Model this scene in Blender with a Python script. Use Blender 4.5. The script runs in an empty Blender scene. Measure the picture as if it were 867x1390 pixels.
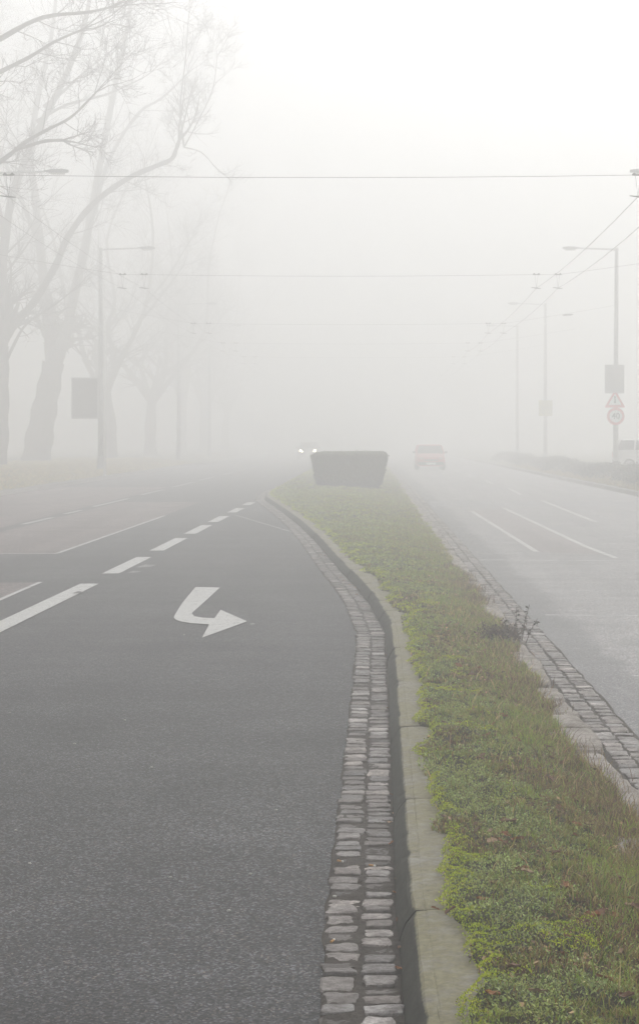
import bpy, bmesh, math, random
import numpy as np
from mathutils import Vector, Matrix

random.seed(7)
RNG = np.random.default_rng(11)
R = math.radians
F, H, VX, VY = 2275.0, 1.75, 500.0, 595.0      # focal length in photo pixels, eye height, vanishing point
scene = bpy.context.scene
COL = scene.collection

# ------------------------------------------------------------------ helpers
def G(x, y, z=0.0):                       # photo pixel -> point on a level surface at height z
    d = y - VY
    return ((x - VX) * (H - z) / d, F * (H - z) / d, z)

def P(x, y, D):                           # photo pixel -> point at distance D
    return Vector(((x - VX) * D / F, D, H + (VY - y) * D / F))

def tag(o, label=None, cat=None, group=None, kind=None):
    if label: o['label'] = label
    if cat: o['category'] = cat
    if group: o['group'] = group
    if kind: o['kind'] = kind
    return o

def mesh_obj(name, me, mat=None, parent=None):
    o = bpy.data.objects.new(name, me)
    COL.objects.link(o)
    if mat is not None and len(me.materials) == 0:
        for m in (mat if isinstance(mat, (list, tuple)) else [mat]):
            me.materials.append(m)
    if parent: o.parent = parent
    return o

def empty(name, loc, rz=0.0):
    o = bpy.data.objects.new(name, None)
    o.empty_display_size = 0.2
    COL.objects.link(o)
    o.location = loc
    o.rotation_euler = (0, 0, rz)
    return o

class MB:
    """collects vertices and faces, builds ONE mesh object"""
    def __init__(s):
        s.v = []; s.f = []; s.c = []
    def add(s, vs, fs, col=None):
        n = len(s.v)
        s.v.extend([tuple(p) for p in vs])
        s.f.extend([tuple(i + n for i in f) for f in fs])
        if col is not None: s.c.extend([col] * len(vs))
    def box(s, a, b, bev=0.0):
        (x0, y0, z0), (x1, y1, z1) = a, b
        if bev <= 0:
            vs = [(x0,y0,z0),(x1,y0,z0),(x1,y1,z0),(x0,y1,z0),(x0,y0,z1),(x1,y0,z1),(x1,y1,z1),(x0,y1,z1)]
            s.add(vs, [(0,3,2,1),(4,5,6,7),(0,1,5,4),(1,2,6,5),(2,3,7,6),(3,0,4,7)])
        else:
            bm = bmesh.new()
            bmesh.ops.create_cube(bm, size=1)
            for v in bm.verts:
                v.co = Vector(((x0+x1)/2 + v.co.x*(x1-x0), (y0+y1)/2 + v.co.y*(y1-y0), (z0+z1)/2 + v.co.z*(z1-z0)))
            bmesh.ops.bevel(bm, geom=list(bm.edges), offset=bev, segments=2, affect='EDGES')
            s.bm(bm)
    def bm(s, bm, mat=None):
        bm.verts.index_update()
        vs = [tuple((mat @ v.co) if mat else v.co) for v in bm.verts]
        s.add(vs, [tuple(v.index for v in f.verts) for f in bm.faces])
        bm.free()
    def tube(s, pts, rad, n=8, cap=True):
        pts = [Vector(p) for p in pts]
        k = len(pts)
        if not hasattr(rad, '__len__'): rad = [rad] * k
        t0 = (pts[1] - pts[0]).normalized()
        ref = Vector((0, 0, 1)) if abs(t0.z) < .9 else Vector((1, 0, 0))
        u = t0.cross(ref).normalized()
        vs = []
        for i, p in enumerate(pts):
            t = (pts[min(i+1, k-1)] - pts[max(i-1, 0)]).normalized()
            u = (u - t * u.dot(t)).normalized()
            w = t.cross(u)
            for j in range(n):
                a = 2 * math.pi * j / n
                vs.append(p + (u * math.cos(a) + w * math.sin(a)) * rad[i])
        fs = [(i*n + j, i*n + (j+1) % n, (i+1)*n + (j+1) % n, (i+1)*n + j) for i in range(k-1) for j in range(n)]
        if cap:
            fs.append(tuple(range(n))[::-1]); fs.append(tuple((k-1)*n + j for j in range(n)))
        s.add(vs, fs)
    def build(s, name, mat=None, parent=None, smooth=False):
        me = bpy.data.meshes.new(name)
        me.from_pydata(s.v, [], s.f)
        if s.c:
            at = me.color_attributes.new('Col', 'FLOAT_COLOR', 'POINT')
            at.data.foreach_set('color', np.array(s.c, dtype=np.float32).ravel())
        if smooth: me.polygons.foreach_set('use_smooth', [True] * len(me.polygons))
        me.update()
        return mesh_obj(name, me, mat, parent)

def np_mesh(name, verts, faces_flat, nper, cols, mat, parent=None, smooth=False):
    """fast mesh from arrays; every face has nper corners"""
    me = bpy.data.meshes.new(name)
    nf = len(faces_flat) // nper
    me.vertices.add(len(verts)); me.vertices.foreach_set('co', verts.astype(np.float32).ravel())
    me.loops.add(len(faces_flat)); me.loops.foreach_set('vertex_index', faces_flat.astype(np.int32))
    me.polygons.add(nf)
    me.polygons.foreach_set('loop_start', (np.arange(nf) * nper).astype(np.int32))
    me.polygons.foreach_set('loop_total', np.full(nf, nper, dtype=np.int32))
    if smooth: me.polygons.foreach_set('use_smooth', np.ones(nf, dtype=bool))
    me.update(calc_edges=True); me.validate()
    if cols is not None:
        at = me.color_attributes.new('Col', 'FLOAT_COLOR', 'POINT')
        c4 = np.concatenate([cols, np.ones((len(cols), 1))], 1).astype(np.float32)
        at.data.foreach_set('color', c4.ravel())
    return mesh_obj(name, me, mat, parent)

_T = np.random.default_rng(5).random((256, 256))
def vn(x, y, s=1.0, o=0):                # smooth value noise 0..1
    x = np.asarray(x, float) * s + 37.7 + o * 17.3; y = np.asarray(y, float) * s + 91.1 + o * 7.9
    xi = np.floor(x).astype(int); yi = np.floor(y).astype(int)
    fx = x - xi; fy = y - yi
    fx = fx*fx*(3-2*fx); fy = fy*fy*(3-2*fy)
    a = _T[xi % 256, yi % 256]; b = _T[(xi+1) % 256, yi % 256]; c = _T[xi % 256, (yi+1) % 256]; d = _T[(xi+1) % 256, (yi+1) % 256]
    return (a*(1-fx) + b*fx)*(1-fy) + (c*(1-fx) + d*fx)*fy
def fbm(x, y, s=1.0, o=0):
    return (vn(x, y, s, o) + .5*vn(x, y, s*2.1, o+3) + .25*vn(x, y, s*4.3, o+6)) / 1.75

# ------------------------------------------------------------------ materials
class NT:
    def __init__(s, name):
        s.m = bpy.data.materials.new(name); s.m.use_nodes = True
        s.t = s.m.node_tree; s.t.nodes.clear()
        s.out = s.t.nodes.new('ShaderNodeOutputMaterial')
        s.b = s.t.nodes.new('ShaderNodeBsdfPrincipled')
        s.t.links.new(s.b.outputs[0], s.out.inputs['Surface'])
        s.co = None
    def n(s, typ, **kw):
        nd = s.t.nodes.new(typ)
        for k, v in kw.items(): setattr(nd, k, v)
        return nd
    def l(s, a, b): s.t.links.new(a, b)
    def coord(s, scale=(1, 1, 1)):
        g = s.n('ShaderNodeNewGeometry')
        mp = s.n('ShaderNodeMapping'); mp.inputs['Scale'].default_value = scale
        s.l(g.outputs['Position'], mp.inputs['Vector'])
        return mp.outputs[0]
    def noise(s, scale, detail=3, rough=.6, co=None, dist=0):
        nd = s.n('ShaderNodeTexNoise')
        nd.inputs['Scale'].default_value = scale; nd.inputs['Detail'].default_value = detail
        nd.inputs['Roughness'].default_value = rough; nd.inputs['Distortion'].default_value = dist
        s.l(co or s.coord(), nd.inputs['Vector'])
        return nd.outputs['Fac']
    def ramp(s, fac, stops):
        r = s.n('ShaderNodeValToRGB')
        e = r.color_ramp.elements
        while len(e) < len(stops): e.new(.5)
        for el, (p, c) in zip(e, stops):
            el.position = p; el.color = (c, c, c, 1) if isinstance(c, (int, float)) else (*c, 1)
        s.l(fac, r.inputs[0])
        return r.outputs[0]
    def mix(s, fac, a, b, mode='MIX'):
        m = s.n('ShaderNodeMix', data_type='RGBA', blend_type=mode)
        for sock, v in ((m.inputs[0], fac), (m.inputs[6], a), (m.inputs[7], b)):
            if isinstance(v, (int, float)): sock.default_value = v if sock.type == 'VALUE' else (v, v, v, 1)
            elif isinstance(v, tuple): sock.default_value = (*v, 1)
            else: s.l(v, sock)
        return m.outputs[2]
    def math(s, op, a, b=None):
        m = s.n('ShaderNodeMath', operation=op)
        for i, v in enumerate((a, b)):
            if v is None: continue
            if isinstance(v, (int, float)): m.inputs[i].default_value = v
            else: s.l(v, m.inputs[i])
        return m.outputs[0]
    def attr(s, name='Col'):
        a = s.n('ShaderNodeAttribute', attribute_name=name)
        return a.outputs['Color']
    def fin(s, col, rough=.8, bump=None, bs=.3, bd=.01, spec=.3, metal=0):
        if isinstance(col, tuple): s.b.inputs['Base Color'].default_value = (*col, 1)
        else: s.l(col, s.b.inputs['Base Color'])
        if isinstance(rough, (int, float)): s.b.inputs['Roughness'].default_value = rough
        else: s.l(rough, s.b.inputs['Roughness'])
        s.b.inputs['Specular IOR Level'].default_value = spec
        s.b.inputs['Metallic'].default_value = metal
        if bump is not None:
            b = s.n('ShaderNodeBump'); b.inputs['Strength'].default_value = bs; b.inputs['Distance'].default_value = bd
            s.l(bump, b.inputs['Height']); s.l(b.outputs[0], s.b.inputs['Normal'])
        return s.m

def asphalt(name, base, tint=(1, 1, 1), contrast=1.0, strip=False, rough=.8, spec=.3):
    s = NT(name)
    vo = s.n('ShaderNodeTexVoronoi'); vo.inputs['Scale'].default_value = 125
    s.l(s.coord(), vo.inputs['Vector'])
    sep = s.n('ShaderNodeSeparateColor'); s.l(vo.outputs['Color'], sep.inputs[0])
    grain = s.ramp(sep.outputs[0], [(0, .25), (.5, .8), (.8, 1.6), (.97, 3.2)])
    warm = s.ramp(sep.outputs[1], [(0, (.94, .97, 1.06)), (.8, (1, 1, 1)), (.93, (1.2, 1.0, .9))])
    big = s.ramp(s.noise(.9, 5, .65), [(.3, .8), (.7, 1.18)])
    streak = s.ramp(s.noise(1.0, 3, .6, s.coord((.35, 1.7, 1))), [(.35, .84), (.68, 1.14)])
    along = s.ramp(s.noise(1.0, 2, .5, s.coord((1.6, .05, 1))), [(.35, .88), (.65, 1.1)])
    mid = s.ramp(s.noise(9, 6, .8), [(.3, .82), (.7, 1.2)])
    c = s.mix(1.0, grain, big, 'MULTIPLY'); c = s.mix(1.0, c, streak, 'MULTIPLY')
    c = s.mix(1.0, c, mid, 'MULTIPLY'); c = s.mix(1.0, c, warm, 'MULTIPLY'); c = s.mix(1.0, c, along, 'MULTIPLY')
    c = s.mix(1.0, c, tuple(base * t for t in tint), 'MULTIPLY')
    if strip:                                # damp darker strip next to the setts with a ragged edge, pale worn areas beyond
        g = s.n('ShaderNodeNewGeometry'); sx = s.n('ShaderNodeSeparateXYZ'); s.l(g.outputs['Position'], sx.inputs[0])
        nz = s.math('MULTIPLY', s.noise(1.3, 6, .75, s.coord((1, .6, 1))), .9)
        e = s.math('SUBTRACT', s.math('SUBTRACT', sx.outputs[0], nz), 1.42)
        f = s.ramp(e, [(0, 0), (.16, 1)])
        c = s.mix(f, s.mix(1.0, c, (.5, .5, .52), 'MULTIPLY'), c)
        pale = s.ramp(s.noise(.8, 6, .8, s.coord((1, .5, 1))), [(.55, 0), (.62, 1)])
        c = s.mix(s.math('MULTIPLY', pale, .45), c, (.27, .26, .25))
    return s.fin(c, rough, sep.outputs[0], .35, .004, spec)

M = {}
M['asphalt'] = asphalt('asphalt_dark', .056, (1, 1, 1.01))
M['asphalt_right'] = asphalt('asphalt_worn', .155, (1.03, 1, .98), strip=True, rough=.6, spec=.5)
M['asphalt_red'] = asphalt('asphalt_reddish', .13, (1.14, .97, .92))
M['asphalt_blue'] = asphalt('asphalt_new_patch', .15, (1, 1, 1.02), rough=.6, spec=.5)
M['asphalt_patch'] = asphalt('asphalt_repair', .155, (1.1, .98, .94), rough=.62, spec=.45)

def paint(name, base=.62, wear=.5, wearscale=14, under=.08, rough=.7, spec=.3):
    s = NT(name)
    w1 = s.noise(wearscale, 6, .75); w2 = s.noise(160, 2, .6)
    f = s.ramp(s.math('ADD', s.math('MULTIPLY', w1, .72), s.math('MULTIPLY', w2, .28)), [(wear - .06, 0), (wear + .03, 1)])
    col = s.ramp(s.noise(5, 4, .7), [(.3, (base*.86, base*.85, base*.82)), (.7, (base, base, base*.98))])
    asp = s.ramp(s.noise(110, 2, .7), [(.3, under * .6), (.7, under * 1.5)])
    return s.fin(s.mix(f, asp, col), rough, s.noise(140, 2), .3, .003, spec)
M['paint'] = paint('road_paint', .56, .425)
M['paint_smear'] = paint('road_paint_smear', .45, .52, 20, .07)
M['paint_worn'] = paint('road_paint_worn', .55, .48)
M['paint_faint'] = paint('road_paint_faint', .6, .49, 8, .16)
M['seam_pale'] = paint('pale_seam', .4, .5, 3, .16, .58, .5)
M['seam'] = paint('bitumen_seam', .5, .42, 5)

s = NT('sett_stone')
vc = s.attr()
st = s.ramp(s.noise(60, 5, .75), [(.25, .5), (.5, 1.0), (.75, 1.4)])
dirt = s.ramp(s.noise(9, 6, .75), [(.42, 0), (.6, 1)])
c = s.mix(1.0, vc, st, 'MULTIPLY'); c = s.mix(s.math('MULTIPLY', dirt, .75), c, (.1, .086, .077))
M['sett'] = s.fin(c, .75, s.noise(85, 5, .7), .55, .006)

s = NT('joint_dirt')
c = s.ramp(s.noise(45, 6, .8), [(.3, (.04, .034, .028)), (.6, (.09, .077, .066)), (.8, (.19, .168, .148))])
M['dirt'] = s.fin(c, .95, s.noise(90, 5, .8), .9, .012)

s = NT('kerb_concrete')
g = s.n('ShaderNodeNewGeometry'); sx = s.n('ShaderNodeSeparateXYZ'); s.l(g.outputs['Position'], sx.inputs[0])
grey = s.ramp(s.noise(22, 6, .75), [(.3, (.15, .14, .12)), (.52, (.26, .245, .215)), (.72, (.38, .36, .32))])
alg = s.ramp(s.noise(4.5, 6, .75), [(.36, 0), (.54, 1)])
olive = s.ramp(s.noise(40, 5, .7), [(.3, (.125, .115, .055)), (.7, (.28, .255, .135))])
c = s.mix(s.math('MULTIPLY', alg, .75), grey, olive)
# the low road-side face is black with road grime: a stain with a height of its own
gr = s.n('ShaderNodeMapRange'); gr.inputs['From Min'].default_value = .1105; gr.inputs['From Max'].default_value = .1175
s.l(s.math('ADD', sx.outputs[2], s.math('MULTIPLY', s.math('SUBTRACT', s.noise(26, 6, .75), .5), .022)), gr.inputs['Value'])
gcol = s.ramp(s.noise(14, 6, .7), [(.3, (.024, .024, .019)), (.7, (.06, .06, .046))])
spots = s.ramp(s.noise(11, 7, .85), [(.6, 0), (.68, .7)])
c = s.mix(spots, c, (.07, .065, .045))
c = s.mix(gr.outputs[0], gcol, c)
M['kerb'] = s.fin(c, .85, s.noise(70, 6, .7), .5, .006)

s = NT('kerb_pale_stone')
c = s.ramp(s.noise(18, 6, .75), [(.3, (.2, .175, .155)), (.55, (.36, .325, .295)), (.75, (.46, .43, .4))])
c = s.mix(s.ramp(s.noise(5, 6, .8), [(.45, 0), (.6, .75)]), c, (.12, .1, .08))
M['kerb_pale'] = s.fin(c, .85, s.noise(60, 6, .7), .6, .008)

s = NT('kerb_far_stone')
c = s.ramp(s.noise(6, 5, .7), [(.3, (.24, .22, .2)), (.7, (.4, .38, .35))])
M['kerb_far'] = s.fin(c, .85)

s = NT('median_soil')
c = s.ramp(s.noise(30, 6, .8), [(.3, (.03, .026, .016)), (.55, (.075, .07, .032)), (.75, (.12, .115, .05))])
M['soil'] = s.fin(c, .95, s.noise(60, 5, .8), .8, .02)

s = NT('lawn')
c = s.ramp(s.noise(.7, 6, .75), [(.3, (.2, .175, .12)), (.55, (.25, .24, .14)), (.8, (.32, .27, .19))])
c = s.mix(1.0, c, s.ramp(s.noise(25, 4, .8), [(.3, .7), (.7, 1.3)]), 'MULTIPLY')
M['lawn'] = s.fin(c, .95, s.noise(20, 5, .8), .8, .05)

s = NT('park_ground')
M['ground'] = s.fin(s.ramp(s.noise(.3, 5, .7), [(.3, (.09, .085, .05)), (.7, (.14, .13, .08))]), .95)

def foliage(name, rough=.7, trans=.25):
    s = NT(name)
    m = s.fin(s.mix(1.0, s.attr(), s.ramp(s.noise(200, 2), [(.3, .85), (.7, 1.15)]), 'MULTIPLY'), rough, spec=.2)
    tr = s.n('ShaderNodeBsdfTranslucent'); s.l(s.attr(), tr.inputs['Color'])
    mx = s.n('ShaderNodeMixShader'); mx.inputs[0].default_value = trans
    s.l(s.b.outputs[0], mx.inputs[1]); s.l(tr.outputs[0], mx.inputs[2]); s.l(mx.outputs[0], s.out.inputs['Surface'])
    return m
M['grass'] = foliage('grass_blades'); M['cover'] = foliage('ground_cover_leaves', .75, .15); M['moss'] = foliage('moss', .9, .1)
M['bark'] = NT('bark').fin((.085, .07, .06), .9)
s = NT('bark_rough'); M['bark'] = s.fin(s.ramp(s.noise(4, 6, .7, s.coord((1, 1, .3))), [(.3, (.1, .085, .075)), (.7, (.2, .17, .15))]), .9, s.noise(12, 5, .7, s.coord((1, 1, .25))), .7, .05)  # bark lightened: some of the fog's fading is put into its colour
M['twig'] = NT('twig_bark').fin((.14, .115, .105), .9)
s = NT('galvanised'); M['pole'] = s.fin(s.ramp(s.noise(3, 5, .7), [(.3, (.36, .36, .36)), (.7, (.46, .46, .45))]), .55)  # metal paled so the poles fade; thicker fog put into the colour
M['pole_pale'] = NT('pale_paint').fin((.72, .72, .7), .5)
M['lamp_shell'] = NT('lamp_housing').fin((.2, .2, .2), .5)
M['lamp_glass'] = NT('lamp_diffuser').fin((.45, .45, .42), .25)
M['wire'] = NT('wire_copper').fin((.2, .19, .185), .6)
M['insul'] = NT('insulator').fin((.09, .08, .075), .4)
M['sign_grey'] = NT('sign_back').fin((.38, .38, .38), .5)  # grey raised to soften contrast, fog fading painted into the board
M['sign_white'] = NT('sign_white').fin((.75, .75, .75), .45)
M['sign_red'] = NT('sign_red').fin((.62, .02, .025), .45)
M['sign_black'] = NT('sign_black').fin((.02, .02, .02), .5)
M['sign_yellow'] = NT('sign_yellow').fin((.42, .4, .1), .5)
M['board'] = NT('board_dark').fin((.18, .185, .18), .6)
M['car_red'] = NT('car_paint_red').fin((.5, .03, .03), .3, spec=.5)
M['car_white'] = NT('car_paint_white').fin((.75, .75, .76), .3, spec=.5)
M['car_grey'] = NT('car_paint_silver').fin((.3, .27, .27), .35, spec=.5)
M['glass'] = NT('car_glass').fin((.03, .035, .04), .08, spec=.6)
M['rubber'] = NT('rubber').fin((.02, .02, .02), .8)
M['plastic'] = NT('dark_plastic').fin((.04, .04, .04), .6)
M['rim'] = NT('wheel_rim').fin((.4, .4, .41), .35, metal=.7)
M['tail'] = NT('tail_light_red').fin((.5, .02, .02), .25)
M['plate'] = NT('number_plate').fin((.8, .8, .78), .4)
M['chrome'] = NT('bumper_grey').fin((.5, .5, .5), .35, metal=.5)
s = NT('headlight_lit'); s.fin((.9, .88, .75), .3)
s.b.inputs['Emission Color'].default_value = (1, .86, .55, 1); s.b.inputs['Emission Strength'].default_value = 45
M['lit'] = s.m
for nm, c in (('leaf_brown', (.19, .1, .055)), ('leaf_rust', (.33, .15, .065)), ('leaf_tan', (.42, .28, .17))):
    s = NT(nm); M[nm] = s.fin(s.mix(1.0, c, s.ramp(s.noise(90, 3), [(.3, .6), (.7, 1.3)]), 'MULTIPLY'), .7)
M['stub_paper'] = NT('paper_white').fin((.8, .78, .74), .7)
M['stub_filter'] = NT('filter_tan').fin((.5, .28, .1), .7)
M['pebble'] = NT('pebble').fin((.5, .49, .46), .7)

# ------------------------------------------------------------------ median geometry
KP = [(-8, .165), (5.26, .162), (6.13, .158), (7.34, .168), (9.16, .181), (11.07, .195), (14.0, .207), (15.1, .2), (15.9, .155), (17.66, .062), (19.5, -.086), (21.8, -.3), (24.7, -.543),
      (28.5, -.86), (33.4, -1.32), (38, -1.82), (42.6, -2.34), (47.0, -2.86), (50, -3.02), (54, -3.07), (62, -3.05), (300, -3.0)]
_ky = np.array([k[0] for k in KP]); _kx = np.array([k[1] for k in KP])
_gy = np.arange(-8, 300, .05); _gx = np.interp(_gy, _ky, _kx)
_ker = np.exp(-np.linspace(-2, 2, 17)**2); _ker /= _ker.sum()
_gp = np.pad(_gx, 8, mode='edge'); _gx = np.convolve(_gp, _ker, mode='valid')
def KX(y): return np.interp(y, _gy, _gx)
XR = 1.02                                   # inner edge of the pale right kerb blocks

def median_z(x, y):
    l = KX(y) + .25; t = np.clip((x - l) / (XR - l), -.2, 1)
    tc = np.clip(t, 0, 1)
    w = XR - l
    edge = np.minimum(1, np.maximum(0, (x - (l - .14)) / .09))
    crown = .045 * np.sin(np.pi * tc) + .03 * np.clip(w - 1.5, 0, 2) * np.sin(np.pi * tc)
    return .128 * (1 - tc) + .045 * tc + crown + .02 * edge * (1 - tc) + (.05 * (fbm(x, y, 2.6) - .5) + .05 * (fbm(x, y, 9, 2) - .5) + .045 * (vn(x, y, 19, 6) - .5)) * np.clip(edge, .2, 1)

def overhang(y):                            # how far moss has crept over the kerb's back
    return .135 + .055 * (vn(y, y * 0 + 3, 2.4, 1) - .5) * 2 + .035 * (vn(y, y * 0 + 9, 7, 2) - .5) * 2
def right_creep(y):
    return .115 + .14 * (vn(y, y * 0 + 5, 1.7, 4) - .4) + .05 * (vn(y, y * 0 + 2, 6, 5) - .5)

# ---- roads, ground
def sheet(name, pts, z, mat):
    b = MB(); b.add([(x, y, z) for x, y in pts], [tuple(range(len(pts)))]); o = b.build(name, mat); return tag(o, kind='structure')

def grid_sheet(name, xs, ys, zf, mat, smooth=True):
    X, Y = np.meshgrid(xs, ys); Z = zf(X, Y)
    v = np.stack([X, Y, Z], -1).reshape(-1, 3); nx, ny = len(xs), len(ys)
    i = np.arange((ny - 1) * (nx - 1)); r = i // (nx - 1); c = i % (nx - 1); a = r * nx + c
    f = np.stack([a, a + 1, a + nx + 1, a + nx], 1).ravel()
    return tag(np_mesh(name, v, f, 4, None, mat, smooth=smooth), kind='structure')

sheet('ground', [(-385, -25), (385, -25), (385, 385), (-385, 385)], -.05, M['ground'])
sheet('road', [(-11.2, -20), (1.4, -20), (1.4, 380), (-11.2, 380)], 0, M['asphalt'])
sheet('road_far_side', [(1.4, -20), (8.1, -20), (8.1, 380), (1.4, 380)], 0, M['asphalt_right'])
def lz(X, Y): return .13 + .34 * np.clip((-X - 11.35) / 3.2, 0, 1) ** .8 + .05 * (fbm(X, Y, .25) - .5)
grid_sheet('verge', np.concatenate([np.linspace(-11.35, -18, 24), np.linspace(-19, -380, 20)])[::-1], np.concatenate([np.linspace(-20, 130, 120), np.linspace(135, 380, 30)]), lz, M['lawn'])
def rz_(X, Y): return .11 + .22 * np.clip((X - 8.25) / 2.0, 0, 1) + .04 * (fbm(X, Y, .25) - .5)
grid_sheet('verge_far_side', np.concatenate([np.linspace(8.25, 13, 16), np.linspace(14, 380, 20)]), np.concatenate([np.linspace(-20, 130, 120), np.linspace(135, 380, 30)]), rz_, M['lawn'])

# outer kerbs, a row of stones with joints
def outer_kerb(x0, x1, name):
    b = MB()
    y = -15.0
    while y < 200:
        L = 1.0
        j = random.uniform(-.006, .006)
        b.box((x0 + j, y + .006, -.04), (x1 + j, y + L - .006, .13 + random.uniform(-.004, .004)), .012 if 30 < y < 90 else 0)
        y += L
    return tag(b.build(name, M['kerb_far']), kind='structure')
outer_kerb(-11.37, -11.18, 'kerb_outer')
outer_kerb(8.08, 8.27, 'kerb_outer_far_side')

# main kerb beside the setts
def kerb_strip():
    prof = [(-.066, -.03), (-.052, .03), (-.034, .07), (-.016, .102), (-.006, .114), (.003, .1205), (.03, .1235), (.036, .1215), (.042, .124), (.09, .126), (.14, .127), (.2, .126), (.25, .124), (.255, .02)]
    b = MB(); n = len(prof)
    joints = [-6, -4, -1.5, .4, 2.2, 4.0, 5.8, 7.6, 9.5, 11.3, 13.1, 14.9]
    while joints[-1] < 120: joints.append(joints[-1] + 1.0)
    for a, c in zip(joints[:-1], joints[1:]):
        step = .08 if c < 22 else .25
        m = max(2, int((c - a) / step)); dx = random.uniform(-.004, .004); dz = random.uniform(-.003, .003)
        vs = []
        for i in range(m + 1):
            y = a + .007 + (c - a - .014) * i / m
            x = float(KX(y)); tx = float(KX(y + .1) - KX(y - .1)) / .2
            nx, ny = 1 / math.hypot(1, tx), -tx / math.hypot(1, tx)
            end = .006 if i in (0, m) else 0
            for k, (l, z) in enumerate(prof):
                jt = (float(vn(y * 1.0, l, 9, k)) - .5) * .006 + (float(vn(y, l * 3, 31, k + 2)) - .5) * .004
                chip = .012 * max(0, float(vn(y, 4.0, 6, 9)) - .72) / .28 if 3 <= k <= 6 else 0
                ll = l + dx + (end * .6 if l < 0 else 0) + jt * (1 if k < 9 else .4) + chip
                zz = z + dz + jt * .5 - (end if z > .09 else 0) - chip * .6
                vs.append((x + nx * ll, y + ny * ll, zz))
        fs = [(i*n + k, i*n + k + 1, (i+1)*n + k + 1, (i+1)*n + k) for i in range(m) for k in range(n - 1)]
        fs += [tuple(range(n))[::-1], tuple(m*n + k for k in range(n))]
        b.add(vs, [f[::-1] for f in fs])
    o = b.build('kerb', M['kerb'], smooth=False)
    return tag(o, kind='structure')
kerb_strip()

# setts
def sett(b, cx, cy, lx, ly, ang, z, hgt, col, rough=.006, nseg=3):
    """a worn stone: rounded rectangle rings, crowned top"""
    ring = []
    hx, hy = lx / 2, ly / 2
    corners = [(-hx, -hy), (hx, -hy), (hx, hy), (-hx, hy)]
    corners = [(x + random.uniform(-rough, rough), y + random.uniform(-rough, rough)) for x, y in corners]
    for i in range(4):
        x0, y0 = corners[i]; x1, y1 = corners[(i+1) % 4]
        for t in (.1, .37, .63, .9):
            k = random.uniform(-rough, rough) * .45
            ring.append((x0 + (x1-x0)*t + (k if i % 2 else 0), y0 + (y1-y0)*t + (0 if i % 2 else k)))
    n = len(ring); ca, sa = math.cos(ang), math.sin(ang)
    tilt = (random.uniform(-.03, .03), random.uniform(-.05, .05))
    vs = []
    for (sc, zz) in ((1.0, -.02), (1.0, hgt * .35), (.93, hgt * .85), (.72, hgt)):
        for (x, y) in ring:
            xx = x * (1 - (1 - sc) * .55); yy = y * sc
            q = zz + (tilt[0] * xx + tilt[1] * yy if zz > 0 else 0) + (random.uniform(-.0018, .0018) if sc < .95 else 0)
            vs.append((cx + xx * ca - yy * sa, cy + xx * sa + yy * ca, z + q))
    fs = [(r*n + i, r*n + (i+1) % n, (r+1)*n + (i+1) % n, (r+1)*n + i) for r in range(3) for i in range(n)]
    vs.append((cx, cy, z + hgt + random.uniform(0, .002))); c0 = 4 * n
    fs += [(3*n + i, 3*n + (i+1) % n, c0) for i in range(n)]
    b.add(vs, fs, col)

def stone_col(lo=.17, hi=.4):
    v = random.triangular(lo, hi, lo + (hi - lo) * .35)
    if random.random() < .1: v = random.uniform(.4, .48)
    t = random.random()
    return (v * (1.02 + .08 * t), v * (.98 + .0 * t), v * (.97 - .05 * t), 1)

b = MB()
y = -2.0
rows = [[-.182, -.07], [-.308, -.195]]
for ri, (a, c) in enumerate(rows):
    y = -2.0 + ri * .03
    while y < 62:
        L = random.uniform(.072, .125) if random.random() > .08 else random.uniform(.13, .17)
        tx = float(KX(y + .1) - KX(y - .1)) / .2
        ang = -math.atan(tx); k = math.hypot(1, tx)
        m = (a + c) / 2 + random.uniform(-.006, .006)
        cx = float(KX(y + L/2)) + m / k; cy = y + L/2 - m * tx / k
        if random.random() > .02:
            sunk = random.random() < .14
            sett(b, cx, cy, (c - a) * random.uniform(.88, 1.04), L - random.uniform(.010, .024), ang + random.uniform(-.05, .05), 0.004, random.uniform(.005, .008) if sunk else random.uniform(.009, .018), stone_col(.09, .15) if sunk else stone_col(.14, .38), .010)
        y += L / k
tag(b.build('gutter_setts', M['sett']), kind='structure')

b = MB()
for a, c in ((1.315, 1.425), (1.438, 1.55)):
    y = 4.0 + random.uniform(0, .05)
    while y < 110:
        L = random.uniform(.09, .15) if y < 45 else random.uniform(.2, .3)
        sett(b, (a + c)/2 + random.uniform(-.006, .006), y + L/2, (c - a) * random.uniform(.92, 1.03), L - .018, random.uniform(-.05, .05), .004, random.uniform(.009, .018), stone_col(.2, .4), .009)
        y += L
tag(b.build('gutter_setts_far_side', M['sett']), kind='structure')

b = MB(); y = 3.0                         # pale kerb blocks set almost flush
while y < 120:
    L = random.choice([.35, .5, .62, .8]) * random.uniform(.9, 1.1)
    v = random.uniform(.85, 1.15)
    sett(b, 1.162 + random.uniform(-.012, .012), y + L/2, .27, L - .015, random.uniform(-.02, .02), .016 + random.uniform(-.01, .01), .035, (v, v, v, 1), .026)
    y += L
tag(b.build('kerb_far_side', M['kerb_pale']), kind='structure')

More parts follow.
